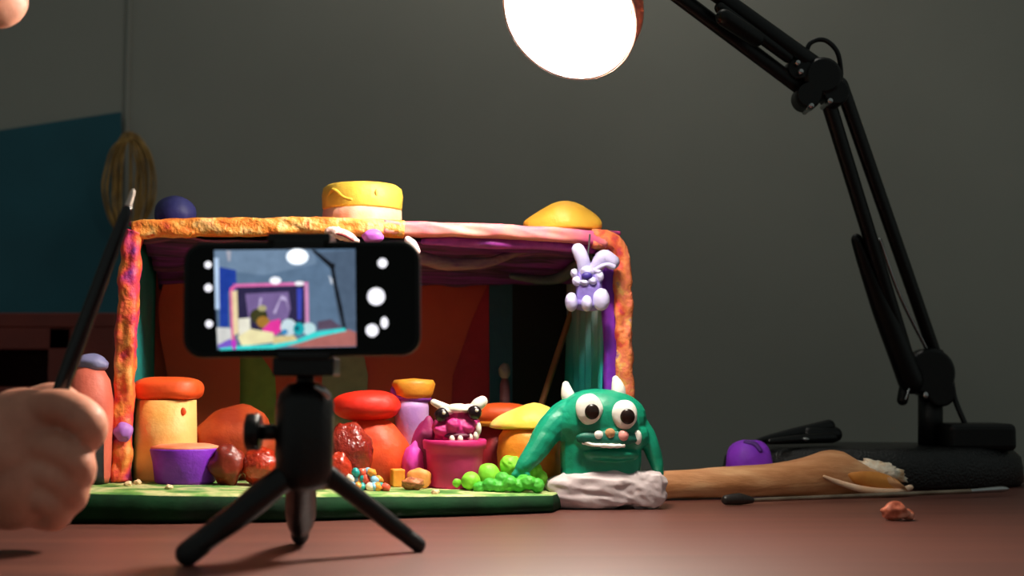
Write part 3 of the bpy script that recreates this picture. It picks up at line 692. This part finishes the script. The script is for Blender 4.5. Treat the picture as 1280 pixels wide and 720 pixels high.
# ------------------------------------------------------------------ phone on tripod
Yp = 0.80; s = Yp/F
feet = [ontable(240, 707), ontable(378, 680), ontable(524, 690)]
cx = P(380, 600, 0.822)
t = thing('mini_tripod', 'black mini tripod with phone clamp and side knob standing on the table', 'tripod', (cx.x, cx.y, 0))
O = Vector((cx.x, cx.y, 0)); sc = cx.y/F
z = lambda py: P(380, py, cx.y).z
def TR(px, py, Y): return P(px, py, Y)-O
g = B(); R_ = lambda r: r*sc
g.lathe([(R_(24), z(612)), (R_(33), z(603)), (R_(35), z(590)), (R_(36), z(560)), (R_(36), z(505)), (R_(32), z(492)), (R_(22), z(481)), (R_(14), z(478))], seg=40)
g.build('ball_head', black_p, t)
g = B(); g.lathe([(R_(11), z(482)), (R_(11), z(468))], seg=24); g.build('neck', black_p, t)
g = B(); g.tube([TR(396, 484, cx.y-0.014), TR(404, 489, cx.y-0.013), TR(410, 496, cx.y-0.011)], [0.002, 0.0028, 0.002]); g.build('lock_lever', steel_m, t)
g = B(); c = TR(328, 540, cx.y)
g.lathe([(R_(20), 0), (R_(23), R_(2)), (R_(23), R_(16)), (R_(20), R_(18))], c=TR(308, 540, cx.y), axis=(1, 0, 0), n=0.03, fr=14, seg=40)
g.lathe([(R_(10), 0), (R_(10), R_(26))], c=TR(324, 540, cx.y), axis=(1, 0, 0), seg=24); g.build('knob', black_p, t)
for (i, (hpx, hpy, hY), rr) in ((0, (352, 600, 0.815), (17, 17, 16, 15, 15)), (1, (377, 596, 0.835), (18, 20, 20, 18, 12)), (2, (408, 592, 0.828), (12, 12, 11, 11, 10))):
    a = TR(hpx, hpy, hY); b = feet[i]-O; rb = rr[-1]*sc
    b = b+Vector((0, 0, rb*0.95))
    g = B(); g.tube([a, a.lerp(b, 0.25), a.lerp(b, 0.5), a.lerp(b, 0.75), a.lerp(b, 0.9)], [r*sc for r in rr], n=0.05, fr=500, seed=i, seg=20); leg = g.build('leg', black_p, t)
    g = B(); g.tube([a.lerp(b, 0.88), b], [rr[-1]*sc*1.02, rb], seg=20); g.build('foot', mat('black_rubber', '0a0a0a', 0.7), leg)
Yb = 0.808
def pb2(x0, x1, y0, y1, ya, yb): 
    a = P(x0, y1, ya)-O; b = P(x1, y0, ya)-O; return (a.x, ya-O.y, a.z), (b.x, yb-O.y, b.z)
g = B(); g.box(*pb2(340, 417, 447, 470, 0.796, 0.828)); g.box(*pb2(346, 412, 441, 450, 0.794, 0.826)); g.build('lower_clamp', black_p, t, bevel=0.0012)
g = B(); g.box(*pb2(334, 413, 291, 303, 0.796, 0.822)); g.box(*pb2(342, 405, 300, 311, 0.7925, 0.7945)); g.build('upper_clamp', black_p, t, bevel=0.0012)
g = B(); g.box(*pb2(362, 390, 296, 460, 0.8125, 0.820)); g.build('clamp_rail', black_p, t, bevel=0.001)

# phone
Yf = 0.797
a = P(228, 447, Yf); b = P(526, 303, Yf); W_, H_ = b.x-a.x, b.z-a.z
c = Vector(((a.x+b.x)/2, Yf, a.z+0.0005)); 
t = thing('smartphone', 'black smartphone held sideways in the tripod clamp showing the scene on its screen', 'smartphone', c)
t.rotation_euler = (0, -0.010, 0)
def rrect(x0, x1, z0, z1, r, k=6):
    pts = []
    for cx_, cz_, a0 in ((x1-r, z1-r, 0), (x0+r, z1-r, 90), (x0+r, z0+r, 180), (x1-r, z0+r, 270)):
        for i in range(k+1):
            a = math.radians(a0+90*i/k); pts.append((cx_+r*math.cos(a), cz_+r*math.sin(a)))
    return pts
g = B(); g.prism(rrect(-W_/2, W_/2, 0, H_, 0.012), 0.009); g.build('case', mat('phone_case', '020202', 0.35, 60, 0.05, spec=0.25), t, bevel=0.0015)
g = B(); g.prism(rrect(-W_/2+0.003, W_/2-0.003, 0.003, H_-0.003, 0.009), 0.0006, Matrix.Translation((0, -0.0006, 0))); glass = g.build('glass', mat('phone_glass', '010101', 0.2, 60, 0, spec=0.15), t)
def em(name, c, st=1.0):
    if 'e_'+name in MATS: return MATS['e_'+name]
    m = bpy.data.materials.new('e_'+name); m.use_nodes = True; nt = m.node_tree; nt.nodes.clear()
    e = nt.nodes.new('ShaderNodeEmission'); o_ = nt.nodes.new('ShaderNodeOutputMaterial'); n_ = nt.nodes.new('ShaderNodeTexNoise'); tc = nt.nodes.new('ShaderNodeTexCoord')
    n_.inputs['Scale'].default_value = 160; n_.inputs['Detail'].default_value = 2
    mx = nt.nodes.new('ShaderNodeMixRGB'); l = lin(c); mx.inputs[1].default_value = tuple(x*0.78 for x in l[:3])+(1,); mx.inputs[2].default_value = tuple(min(1, x*1.2+0.01) for x in l[:3])+(1,)
    nt.links.new(tc.outputs['Object'], n_.inputs['Vector']); nt.links.new(n_.outputs['Fac'], mx.inputs[0]); nt.links.new(mx.outputs[0], e.inputs[0])
    e.inputs[1].default_value = st; nt.links.new(e.outputs[0], o_.inputs[0]); MATS['e_'+name] = m; return m
g = B(); mats = []; layer = [0]
def sp(cx_, cy_):               # zoomed crop coordinates -> local x/z on the screen
    px = 220+cx_/3.6; py = 280+cy_/3.6; q = P(px, py, Yf)-c; return (q.x, q.z)
def poly(pts, col, st=1.0):
    name = col; m = em(name+('b' if st != 1 else ''), col, st)
    if m not in mats: mats.append(m)
    g.mi = mats.index(m); y = -0.0008-0.00002*layer[0]; layer[0] += 1
    f = g._f([g._v((x_, y, z_)) for x_, z_ in [sp(*q) for q in pts]]); 
    if f: f.smooth = False
def ell(cx_, cy_, rx, ry, col, st=1.0, n=20): poly([(cx_+rx*math.cos(2*PI*i/n), cy_+ry*math.sin(2*PI*i/n)) for i in range(n)], col, st)
poly([(178, 115), (812, 115), (812, 555), (188, 562)], '5c7590')
poly([(178, 115), (620, 115), (640, 180), (400, 230), (178, 200)], '7088a2')
poly([(640, 130), (812, 118), (812, 480), (740, 470), (700, 200)], '4e6076')
poly([(200, 190), (275, 205), (278, 300), (240, 300), (240, 460), (200, 460)], '1c3c9a')
poly([(178, 150), (198, 150), (200, 380), (180, 380)], 'b8d0f0')
poly([(178, 380), (186, 380), (190, 470), (182, 470)], '101428')
poly([(232, 118), (254, 120), (250, 165), (240, 165)], 'a8a8b4')
poly([(276, 280), (584, 278), (584, 480), (280, 500)], '2c2648')
poly([(316, 312), (510, 305), (520, 380), (500, 440), (330, 430)], '7a6498')
poly([(380, 330), (392, 330), (384, 380), (374, 380)], 'b8a8d0'); poly([(440, 400), (478, 320), (500, 330), (512, 400), (498, 345), (474, 340), (452, 404)], 'c0b0d8')
poly([(548, 290), (572, 290), (566, 430), (550, 430)], '3a46b8')
poly([(262, 268), (600, 262), (600, 276), (276, 282)], 'e070b0'); poly([(582, 268), (600, 264), (602, 456), (586, 456)], 'd890c0')
poly([(246, 290), (262, 272), (276, 282), (262, 296), (268, 540), (252, 530)], 'e0609a'); poly([(256, 300), (280, 296), (284, 490), (262, 500)], 'f4d8a8')
ell(452, 254, 26, 17, 'e8ecff', 1.3); ell(560, 268, 22, 10, 'f0e8f4', 1.2)
ell(552, 148, 50, 36, 'dfe9ff', 1.6, 28); ell(552, 146, 38, 28, 'ffffff', 2.5, 28)
poly([(612, 118), (632, 118), (704, 176), (722, 182), (718, 206), (730, 280), (752, 380), (768, 480), (756, 480), (736, 390), (716, 290), (702, 206), (690, 192)], '0c1018')
poly([(692, 232), (708, 250), (710, 275), (700, 268)], 'c8d0dc')
poly([(186, 462), (250, 466), (254, 520), (230, 530), (190, 545)], 'd8d8d4'); poly([(190, 540), (250, 512), (254, 545), (200, 560)], '7a5ac8')
poly([(640, 440), (700, 430), (752, 470), (640, 476)], '5a4a5e')
poly([(440, 540), (780, 478), (812, 490), (812, 552), (560, 556)], 'b06a64')
ell(376, 412, 40, 34, '3c3c1c'); ell(392, 378, 20, 14, 'b0a87a'); ell(396, 440, 30, 26, 'a87830')
poly([(284, 424), (336, 420), (340, 500), (286, 510)], 'f2ead8')
poly([(390, 474), (430, 436), (472, 426), (476, 480), (450, 500), (404, 500)], 'e83aa0')
poly([(280, 505), (340, 470), (440, 488), (450, 530), (300, 548)], 'f6e4b0'); poly([(440, 506), (530, 500), (560, 530), (440, 540)], 'dcc890')
ell(510, 465, 36, 38, 'c8dce4'); ell(600, 472, 32, 28, 'c0e0e4'); ell(492, 485, 14, 12, '3a8ac0')
poly([(200, 556), (300, 545), (440, 540), (540, 524), (620, 488), (760, 470), (770, 484), (650, 508), (560, 536), (440, 560), (200, 564)], '3ad0cc', 1.1)
ell(556, 472, 26, 28, '14a8b0'); ell(548, 470, 10, 12, '0a5a70')
poly([(252, 520), (275, 520), (272, 562), (256, 560)], 'c83ac8')
g.build('screen_image', mats, glass)
for (x_, y_, r, r2) in ((150, 180, 16, 16), (150, 284, 18, 18), (152, 446, 17, 17), (934, 180, 22, 22), (904, 330, 40, 40), (884, 482, 29, 29), (940, 448, 17, 26)):
    g = B(); mats = []; layer = [0]; ell(x_, y_, r, r2, 'f0ecff', 1.3); g.build('screen_button', mats, glass)

# ------------------------------------------------------------------ desk lamp
base_c = Vector((P(1090, 600, 1.425).x, 1.425, 0)); O = base_c
lamp = thing('desk_lamp', 'black swing arm desk lamp with glowing head and heavy round base', 'lamp', base_c)
def LP(px, py, Y): return P(px, py, Y)-O
hb = P(1090, 560, 1.36).z; rx_ = 184*1.425/F
g = B(); g.lathe([(rx_*0.97, 0), (rx_, 0.004), (rx_, hb*0.45), (rx_*0.985, hb*0.72), (rx_*0.93, hb*0.92), (rx_*0.85, hb), (rx_*0.1, hb+0.001)], seg=72, ry=0.092/rx_, n=0.004); g.build('base', base_m, lamp)
g = B(); g.tube([LP(1163, 560, 1.42), LP(1163, 490, 1.42)], 15*1.42/F, seg=24, cap=False); g.build('post', black_m, lamp)
sl = 1.4/F
g = B(); g.box((-0.037, -0.03, 0), (0.035, 0.03, 0.029)); o = g.build('switch_box', black_m, lamp, bevel=0.006); q = LP(1219, 565, 1.40); o.location = (q.x, q.y, hb-0.004)
g = B(); g.tube([LP(1233, 546, 1.372), LP(1233, 558, 1.372)], 0.001, seg=8); g.build('switch_seam', steel_m, lamp)
El = (1022, 100, 1.26); Bs = (1158, 470, 1.42); Hd = (742, -96, 1.12)
def LPt(t3): return LP(*t3)
# lower arms: two parallel bars
def bar(g, a, b, w): g.tube([LP(*a), LP(*b)], w, seg=12, flat=0.7)
g = B(); bar(g, (1033, 120, 1.26), (1141, 470, 1.41), 0.0098); g.build('lower_arm', black_m, lamp)
g = B(); bar(g, (1052, 108, 1.265), (1172, 452, 1.43), 0.0092); g.build('lower_arm', black_m, lamp)
g = B(); g.tube([LP(1071, 300, 1.335), LP(1103, 385, 1.37), LP(1138, 474, 1.40)], [0.0070, 0.0135, 0.0165], seg=14, flat=0.8); g.build('spring_cover', black_m, lamp)
g = B(); g.tube([LP(1100, 300, 1.35), LP(1125, 370, 1.37), LP(1160, 440, 1.41)], [0.002, 0.002, 0.002], seg=8); g.build('spring', steel_m, lamp)
g = B(); g.lathe([(0.016, -0.014), (0.019, -0.010), (0.019, 0.010), (0.016, 0.014)], c=LP(1026, 98, 1.25), axis=(0, 1, 0), seg=32)
g.lathe([(0.012, -0.014), (0.013, -0.008), (0.013, 0.012), (0.011, 0.014)], c=LP(1008, 122, 1.25), axis=(0, 1, 0), seg=32); 
g.lathe([(0.012, -0.012), (0.013, -0.008), (0.013, 0.012), (0.011, 0.014)], c=LP(1042, 118, 1.25), axis=(0, 1, 0), seg=32)
g.lathe([(0.011, -0.012), (0.012, -0.008), (0.012, 0.012), (0.011, 0.014)], c=LP(996, 88, 1.25), axis=(0, 1, 0), seg=32); ej = g.build('elbow_joint', black_m, lamp, remesh=0.001, smooth=2)
for a, b in ((992, 84), (996, 95), (1009, 137), (1032, 131)):
    g = B(); g.lathe([(0.0028, 0.012), (0.003, -0.019), (0.0016, -0.0205)], c=LP(a, b, 1.25), axis=(0, 1, 0), seg=14); g.build('bolt', steel_m, ej)
g = B(); g.tube([LP(1006, 78, 1.255), LP(1012, 55, 1.25), LP(1030, 50, 1.25), LP(1046, 64, 1.25), LP(1051, 88, 1.255), LP(1050, 105, 1.26)], 0.0024, seg=10); g.build('cable', black_p, lamp)
# upper arms
g = B(); bar(g, (998, 108, 1.25), (716, -104, 1.14), 0.0080); g.build('upper_arm', black_m, lamp)
g = B(); bar(g, (1024, 84, 1.25), (760, -104, 1.14), 0.0085); g.build('upper_arm', black_m, lamp)
g = B(); g.tube([LP(985, 72, 1.235), LP(900, 10, 1.19)], 0.0055, seg=10); g.tube([LP(905, 22, 1.17), LP(945, 48, 1.2)], 0.008, seg=12); g.build('upper_spring', black_m, lamp)
# lower joint
g = B(); g.lathe([(0.024, -0.014), (0.027, -0.010), (0.027, 0.010), (0.024, 0.014)], c=LP(1160, 466, 1.415), axis=(0, 1, 0), seg=32)
g.lathe([(0.016, -0.014), (0.016, 0.014)], c=LP(1172, 490, 1.415), axis=(0, 1, 0), seg=32); lj = g.build('lower_joint', black_m, lamp, remesh=0.0012, smooth=2)
g = B(); g.tube([LP(1132, 478, 1.40), LP(1128, 500, 1.40)], 0.006, seg=14); g.build('lever', black_m, lj)
g = B(); g.tube([LP(1137, 484, 1.39), LP(1132, 499, 1.39)], 0.0012, seg=8); g.build('lever_edge', steel_m, lamp)
g = B(); g.tube([LP(1176, 440, 1.42), LP(1188, 470, 1.42), LP(1194, 500, 1.41), LP(1210, 538, 1.405)], 0.003, seg=10); g.build('cable', black_p, lamp)
g = B(); g.blob(LP(1157, 494, 1.395), (0.003, 0.002, 0.004)); g.build('bolt', steel_m, lamp)
# head
YL = 1.04; hc = P(713, 17, YL)-O; nn = Vector((-0.397, -0.663, -0.637)).normalized(); r0 = 80*YL/F
ax = -nn
bulb_m = bpy.data.materials.new('lamp_bulb'); bulb_m.use_nodes = True
b_ = bulb_m.node_tree.nodes['Principled BSDF']; b_.inputs['Emission Color'].default_value = (1, 0.90, 0.78, 1); b_.inputs['Emission Strength'].default_value = LAMP_POWER
b_.inputs['Base Color'].default_value = (1, 1, 1, 1)
g = B(); g.lathe([(r0*0.5, 0.010), (r0*0.97, 0.006), (r0, 0.002), (r0*0.96, -0.006), (r0*0.82, -0.014), (r0*0.6, -0.020), (r0*0.3, -0.0235), (0.0001, -0.0245)], c=hc, axis=ax, seg=64); g.build('bulb', bulb_m, lamp)
shade_m = mat('lamp_shade_paint', '1a1210', 0.45, 40, 0)
# outer black shell with a pale inner wall
g = B(); g.lathe([(r0*1.12, -0.006), (r0*1.14, -0.004), (r0*1.10, 0.02), (r0*0.85, 0.055), (r0*0.5, 0.08), (r0*0.42, 0.12), (r0*0.30, 0.13), (r0*0.30, 0.128), (r0*0.40, 0.118), (r0*0.47, 0.078), (r0*0.82, 0.053), (r0*1.07, 0.02), (r0*1.10, -0.005)], c=hc, axis=ax, seg=64)
bm = g.bm; bm.faces.ensure_lookup_table(); bmesh.ops.delete(bm, geom=[f for f in bm.faces if len(f.verts) > 4], context='FACES_ONLY')
sh = g.build('lamp_shade', shade_m, lamp)
g = B(); g.lathe([(r0*1.095, -0.004), (r0*1.06, 0.019), (r0*0.81, 0.052)], c=hc, axis=ax, seg=64)
bm = g.bm; bmesh.ops.delete(bm, geom=[f for f in bm.faces if len(f.verts) > 4], context='FACES_ONLY')
g.build('shade_lining', mat('shade_lining', 'c89a80', 0.5, 40, 0), sh)
g = B(); e = hc+ax*0.10; g.tube([e, LP(738, -104, 1.14)], 0.009, seg=14); g.lathe([(0.015, -0.012), (0.015, 0.012)], c=LP(738, -104, 1.14), axis=(0, 1, 0)); g.build('head_joint', black_m, lamp)

for nm, fr2, col in (('lamp_shade_paint', 0.09, (0.8, 0.45, 0.35, 1)), ('shade_lining', 0.25, (0.9, 0.6, 0.5, 1))):
    nt = MATS[nm].node_tree; b2 = nt.nodes['Principled BSDF']; out = nt.nodes['Material Output']
    tl = nt.nodes.new('ShaderNodeBsdfTranslucent'); tl.inputs[0].default_value = col
    mx = nt.nodes.new('ShaderNodeMixShader'); mx.inputs[0].default_value = fr2
    nt.links.new(b2.outputs[0], mx.inputs[1]); nt.links.new(tl.outputs[0], mx.inputs[2]); nt.links.new(mx.outputs[0], out.inputs[0])

# black clip tool lying on the lamp base
t = thing('black_clip', 'black folded clamp lying on the left of the lamp base', 'clamp', P(1000, 553, 1.40)-Vector((0, 0, 0.0)))
O2 = t.location
def CP(px, py, Y): return P(px, py, Y)-O2
g = B(); g.tube([CP(948, 552, 1.37), CP(990, 543, 1.385), CP(1036, 533, 1.40)], [0.004, 0.0065, 0.0075], seg=12, flat=0.8); g.tube([CP(1010, 543, 1.39), CP(1043, 543, 1.40)], 0.0085, seg=12); g.build('handle', black_p, t)
g = B(); g.tube([CP(962, 552, 1.36), CP(1000, 549, 1.37), CP(1040, 547, 1.39)], [0.003, 0.005, 0.006], seg=12); g.build('jaw', black_p, t)
g = B(); g.blob(CP(1007, 549, 1.365), (0.004, 0.003, 0.002)); g.build('rivet', steel_m, t)

# ------------------------------------------------------------------ person at the left
skin = mat('skin', ['bf8068', 'cf8f76', 'd89a82'], 0.5, 30, 0.15, 200, sss=0.15)
Yh = 0.86
pc = P(-560, 690, 0.82)
per = thing('person', 'person at the left edge holding a black brush, dark sleeve, hand resting on the table', 'person', (-0.86, 0.82, -0.75))
OP = Vector(per.location)
def H3(px, py, Y): return P(px, py, Y)-OP
k = Yh/F
g = B()
# palm / back of hand
g.blob(H3(28, 560, 0.865), (0.036, 0.020, 0.040), 0.0, rot=(0, 20, 0), sq=2.4)
g.blob(H3(50, 545, 0.865), (0.026, 0.019, 0.030), 0.0)
g.blob(H3(15, 610, 0.86), (0.032, 0.020, 0.028), 0.0)
# fingers: proximal, middle, distal bones curling round the brush
g.tube([H3(48, 512, 0.862), H3(84, 510, 0.850), H3(112, 526, 0.843), H3(112, 546, 0.850), H3(88, 556, 0.862)], [0.0135, 0.0125, 0.0115, 0.010, 0.0085], sub=4)   # index
g.tube([H3(42, 556, 0.860), H3(78, 562, 0.848), H3(100, 580, 0.845), H3(98, 600, 0.852), H3(76, 604, 0.866)], [0.0130, 0.0118, 0.0108, 0.0095, 0.008], sub=4)   # middle
g.tube([H3(34, 584, 0.862), H3(70, 594, 0.850), H3(92, 612, 0.848), H3(88, 628, 0.856), H3(66, 628, 0.868)], [0.0125, 0.0112, 0.0102, 0.009, 0.0078], sub=4)    # ring
g.tube([H3(26, 612, 0.862), H3(56, 624, 0.852), H3(76, 636, 0.850), H3(70, 650, 0.857), H3(50, 650, 0.866)], [0.0112, 0.0100, 0.009, 0.008, 0.007], sub=4)    # little
g.tube([H3(12, 540, 0.880), H3(40, 508, 0.888), H3(68, 496, 0.884), H3(86, 500, 0.876)], [0.014, 0.0125, 0.0105, 0.0085], sub=4)  # thumb
# wrist, forearm, elbow, upper arm, shoulder
g.tube([H3(10, 575, 0.865), H3(-50, 590, 0.86), H3(-120, 596, 0.855)], [0.030, 0.025, 0.026], sub=4, flat=0.85)
g.tube([H3(-120, 596, 0.855), H3(-300, 590, 0.83), H3(-480, 580, 0.80)], [0.027, 0.036, 0.038], sub=5)
g.tube([H3(-480, 580, 0.80), H3(-560, 330, 0.80), H3(-640, 90, 0.82)], [0.038, 0.043, 0.048], sub=5)
g.tube([H3(-640, 90, 0.82), H3(-560, 40, 0.90), H3(-600, 90, 1.02)], [0.045, 0.055, 0.045], sub=5)
# torso, neck
g.tube([H3(-560, 70, 0.92), H3(-700, 420, 0.92), H3(-760, 820, 0.92), H3(-770, 1080, 0.92)], [0.085, 0.10, 0.095, 0.11], sub=6, flat=1.25)
g.tube([H3(-520, 30, 0.92), H3(-330, -40, 0.91), H3(-190, -90, 0.90)], [0.058, 0.052, 0.052], sub=5)
# far arm resting on the lap
g.tube([H3(-600, 90, 1.02), H3(-640, 420, 1.05), H3(-640, 700, 1.03)], [0.045, 0.040, 0.034], sub=5)
g.tube([H3(-640, 700, 1.03), H3(-560, 950, 1.0)], [0.034, 0.024]); g.blob(H3(-540, 990, 1.0), (0.03, 0.02, 0.04))
for i in range(5): g.tube([H3(-545+i*12, 1000, 0.985+0.008*i), H3(-530+i*14, 1060, 0.985+0.008*i)], [0.009, 0.0075])
# legs
hip = Vector((-0.90, 0.92, -0.32))-OP
for y in (0.80, 1.02):
    a = Vector((-0.90, y*0.5+0.46, -0.28))-OP; b_2 = Vector((-0.50, y, -0.25))-OP; c_2 = Vector((-0.52, y, -0.68))-OP; d_2 = Vector((-0.38, y, -0.715))-OP
    g.tube([a, b_2], [0.085, 0.06]); g.tube([b_2, b_2.lerp(c_2, 0.4), c_2], [0.058, 0.052, 0.036]); g.tube([c_2, d_2], [0.036, 0.032])
# head in profile, chin just inside the frame
def HD(px, py, Y=0.90): return H3(px+8, py+14, Y)
kk = 0.90/F
g.blob(HD(-125, -215), (0.092, 0.076, 0.095), rot=(0, 20, 0)); g.blob(HD(-75, -130), (0.062, 0.060, 0.085), rot=(0, 20, 0))
g.tube([HD(-50, -60, 0.885), HD(-14, -18, 0.895), HD(-14, -18, 0.905), HD(-50, -60, 0.915)], [0.030, 0.0215, 0.0215, 0.030], sub=3)
g.tube([HD(20, -175), HD(42, -130), HD(48, -118)], [0.009, 0.012, 0.011], sub=3); g.blob(HD(36, -112), (0.012, 0.016, 0.008))
g.blob(HD(14, -78), (0.012, 0.022, 0.006)); g.blob(HD(10, -62), (0.012, 0.020, 0.007))
for y in (0.828, 0.972): g.blob(HD(-118, -150, y), (0.018, 0.008, 0.030), rot=(0, 15, 0))
g.build('body', skin, per, remesh=0.0022, smooth=9)
for y in (0.868, 0.932):
    g = B(); g.blob(HD(-2, -190, y), 0.012); ey = g.build('eye', mat('eye_white', 'f0ece6', 0.2, 20, 0), per)
    g = B(); g.blob(HD(8, -190, y), 0.0075); g.build('iris', mat('eye_iris', '2a1a10', 0.2, 20, 0), ey)
    g = B(); g.tube([HD(4, -222, y-0.014), HD(12, -228, y), HD(4, -222, y+0.014)], 0.003, seg=8); g.build('eyebrow', mat('hair_dark', ['1a100a', '2a1a10'], 0.5, 60, stretch=(1, 1, 6)), per)
g = B(); g.blob(HD(-150, -245), (0.100, 0.086, 0.092), 0.04, fr=5); g.blob(HD(-190, -170), (0.06, 0.076, 0.075), 0.05, fr=5)
g.build('hair', mat('hair_dark', ['1a100a', '2a1a10']), per, remesh=0.003, smooth=2)
shirt = mat('shirt_grey', ['3a3c3c', '4c4e4c'], 0.9, 40, 0.3)
g = B()
g.tube([H3(-12, 592, 0.862), H3(-120, 596, 0.855), H3(-300, 590, 0.83), H3(-480, 580, 0.80)], [0.034, 0.035, 0.043, 0.048], sub=6, cap=False)
g.tube([H3(-480, 580, 0.80), H3(-560, 330, 0.80), H3(-640, 90, 0.82)], [0.047, 0.053, 0.058], sub=6)
g.tube([H3(-640, 90, 0.82), H3(-560, 40, 0.92), H3(-600, 90, 1.02)], [0.058, 0.066, 0.058], sub=6)
g.tube([H3(-560, 70, 0.92), H3(-700, 420, 0.92), H3(-760, 820, 0.92), H3(-775, 1050, 0.92)], [0.097, 0.112, 0.107, 0.12], sub=6, flat=1.25)
g.tube([H3(-600, 90, 1.02), H3(-640, 420, 1.05), H3(-640, 700, 1.03), H3(-570, 920, 1.0)], [0.058, 0.05, 0.043, 0.034], sub=6)
g.build('shirt', shirt, per, remesh=0.004, smooth=4)
g = B()
for y in (0.80, 1.02):
    a = Vector((-0.90, y*0.5+0.46, -0.28))-OP; b_2 = Vector((-0.50, y, -0.25))-OP; c_2 = Vector((-0.52, y, -0.66))-OP
    g.tube([a, b_2], [0.098, 0.07]); g.tube([b_2, b_2.lerp(c_2, 0.4), c_2], [0.068, 0.062, 0.05])
g.build('trousers', mat('trousers_navy', ['1a2030', '222a3c'], 0.9, 40), per, remesh=0.004, smooth=4)
for y in (0.80, 1.02):
    g = B(); g.tube([Vector((-0.53, y, -0.705))-OP, Vector((-0.36, y, -0.71))-OP], [0.044, 0.038]); g.build('shoe', mat('shoe_black', '141414', 0.5), per)
st = thing('stool', 'wooden stool under the person at the left', 'stool', (-0.92, 0.92, -0.75))
g = B(); g.lathe([(0.17, 0.345), (0.175, 0.35), (0.175, 0.37), (0.17, 0.375)]); g.build('seat', wood_m, st)
for a in range(4):
    an = PI/4+a*PI/2; g = B(); g.tube([(0.12*math.cos(an), 0.12*math.sin(an), 0.35), (0.16*math.cos(an), 0.16*math.sin(an), 0.012)], 0.013); g.build('leg', wood_m, st)

# brush held in the hand
a = P(60, 530, 0.868); b = P(159, 262, 0.868); c = P(166, 240, 0.868)
t = thing('paintbrush', 'slim black brush with pale tip held upright in the hand', 'brush', a)
kx = 0.868/F
g = B(); g.tube([Vector((0, 0, 0)), (b-a)*0.35, (b-a)*0.8, (b-a)], [9*kx, 10.5*kx, 9*kx, 6.5*kx], sub=4, seg=18); g.build('handle', mat('brush_black', '07080b', 0.22, 40, 0), t)
g = B(); g.tube([(b-a)*0.985, c-a], [4.6*kx, 3.2*kx], seg=14); g.build('tip', mat('tip_pale', 'e8d8cc', 0.35, 30, 0), t)
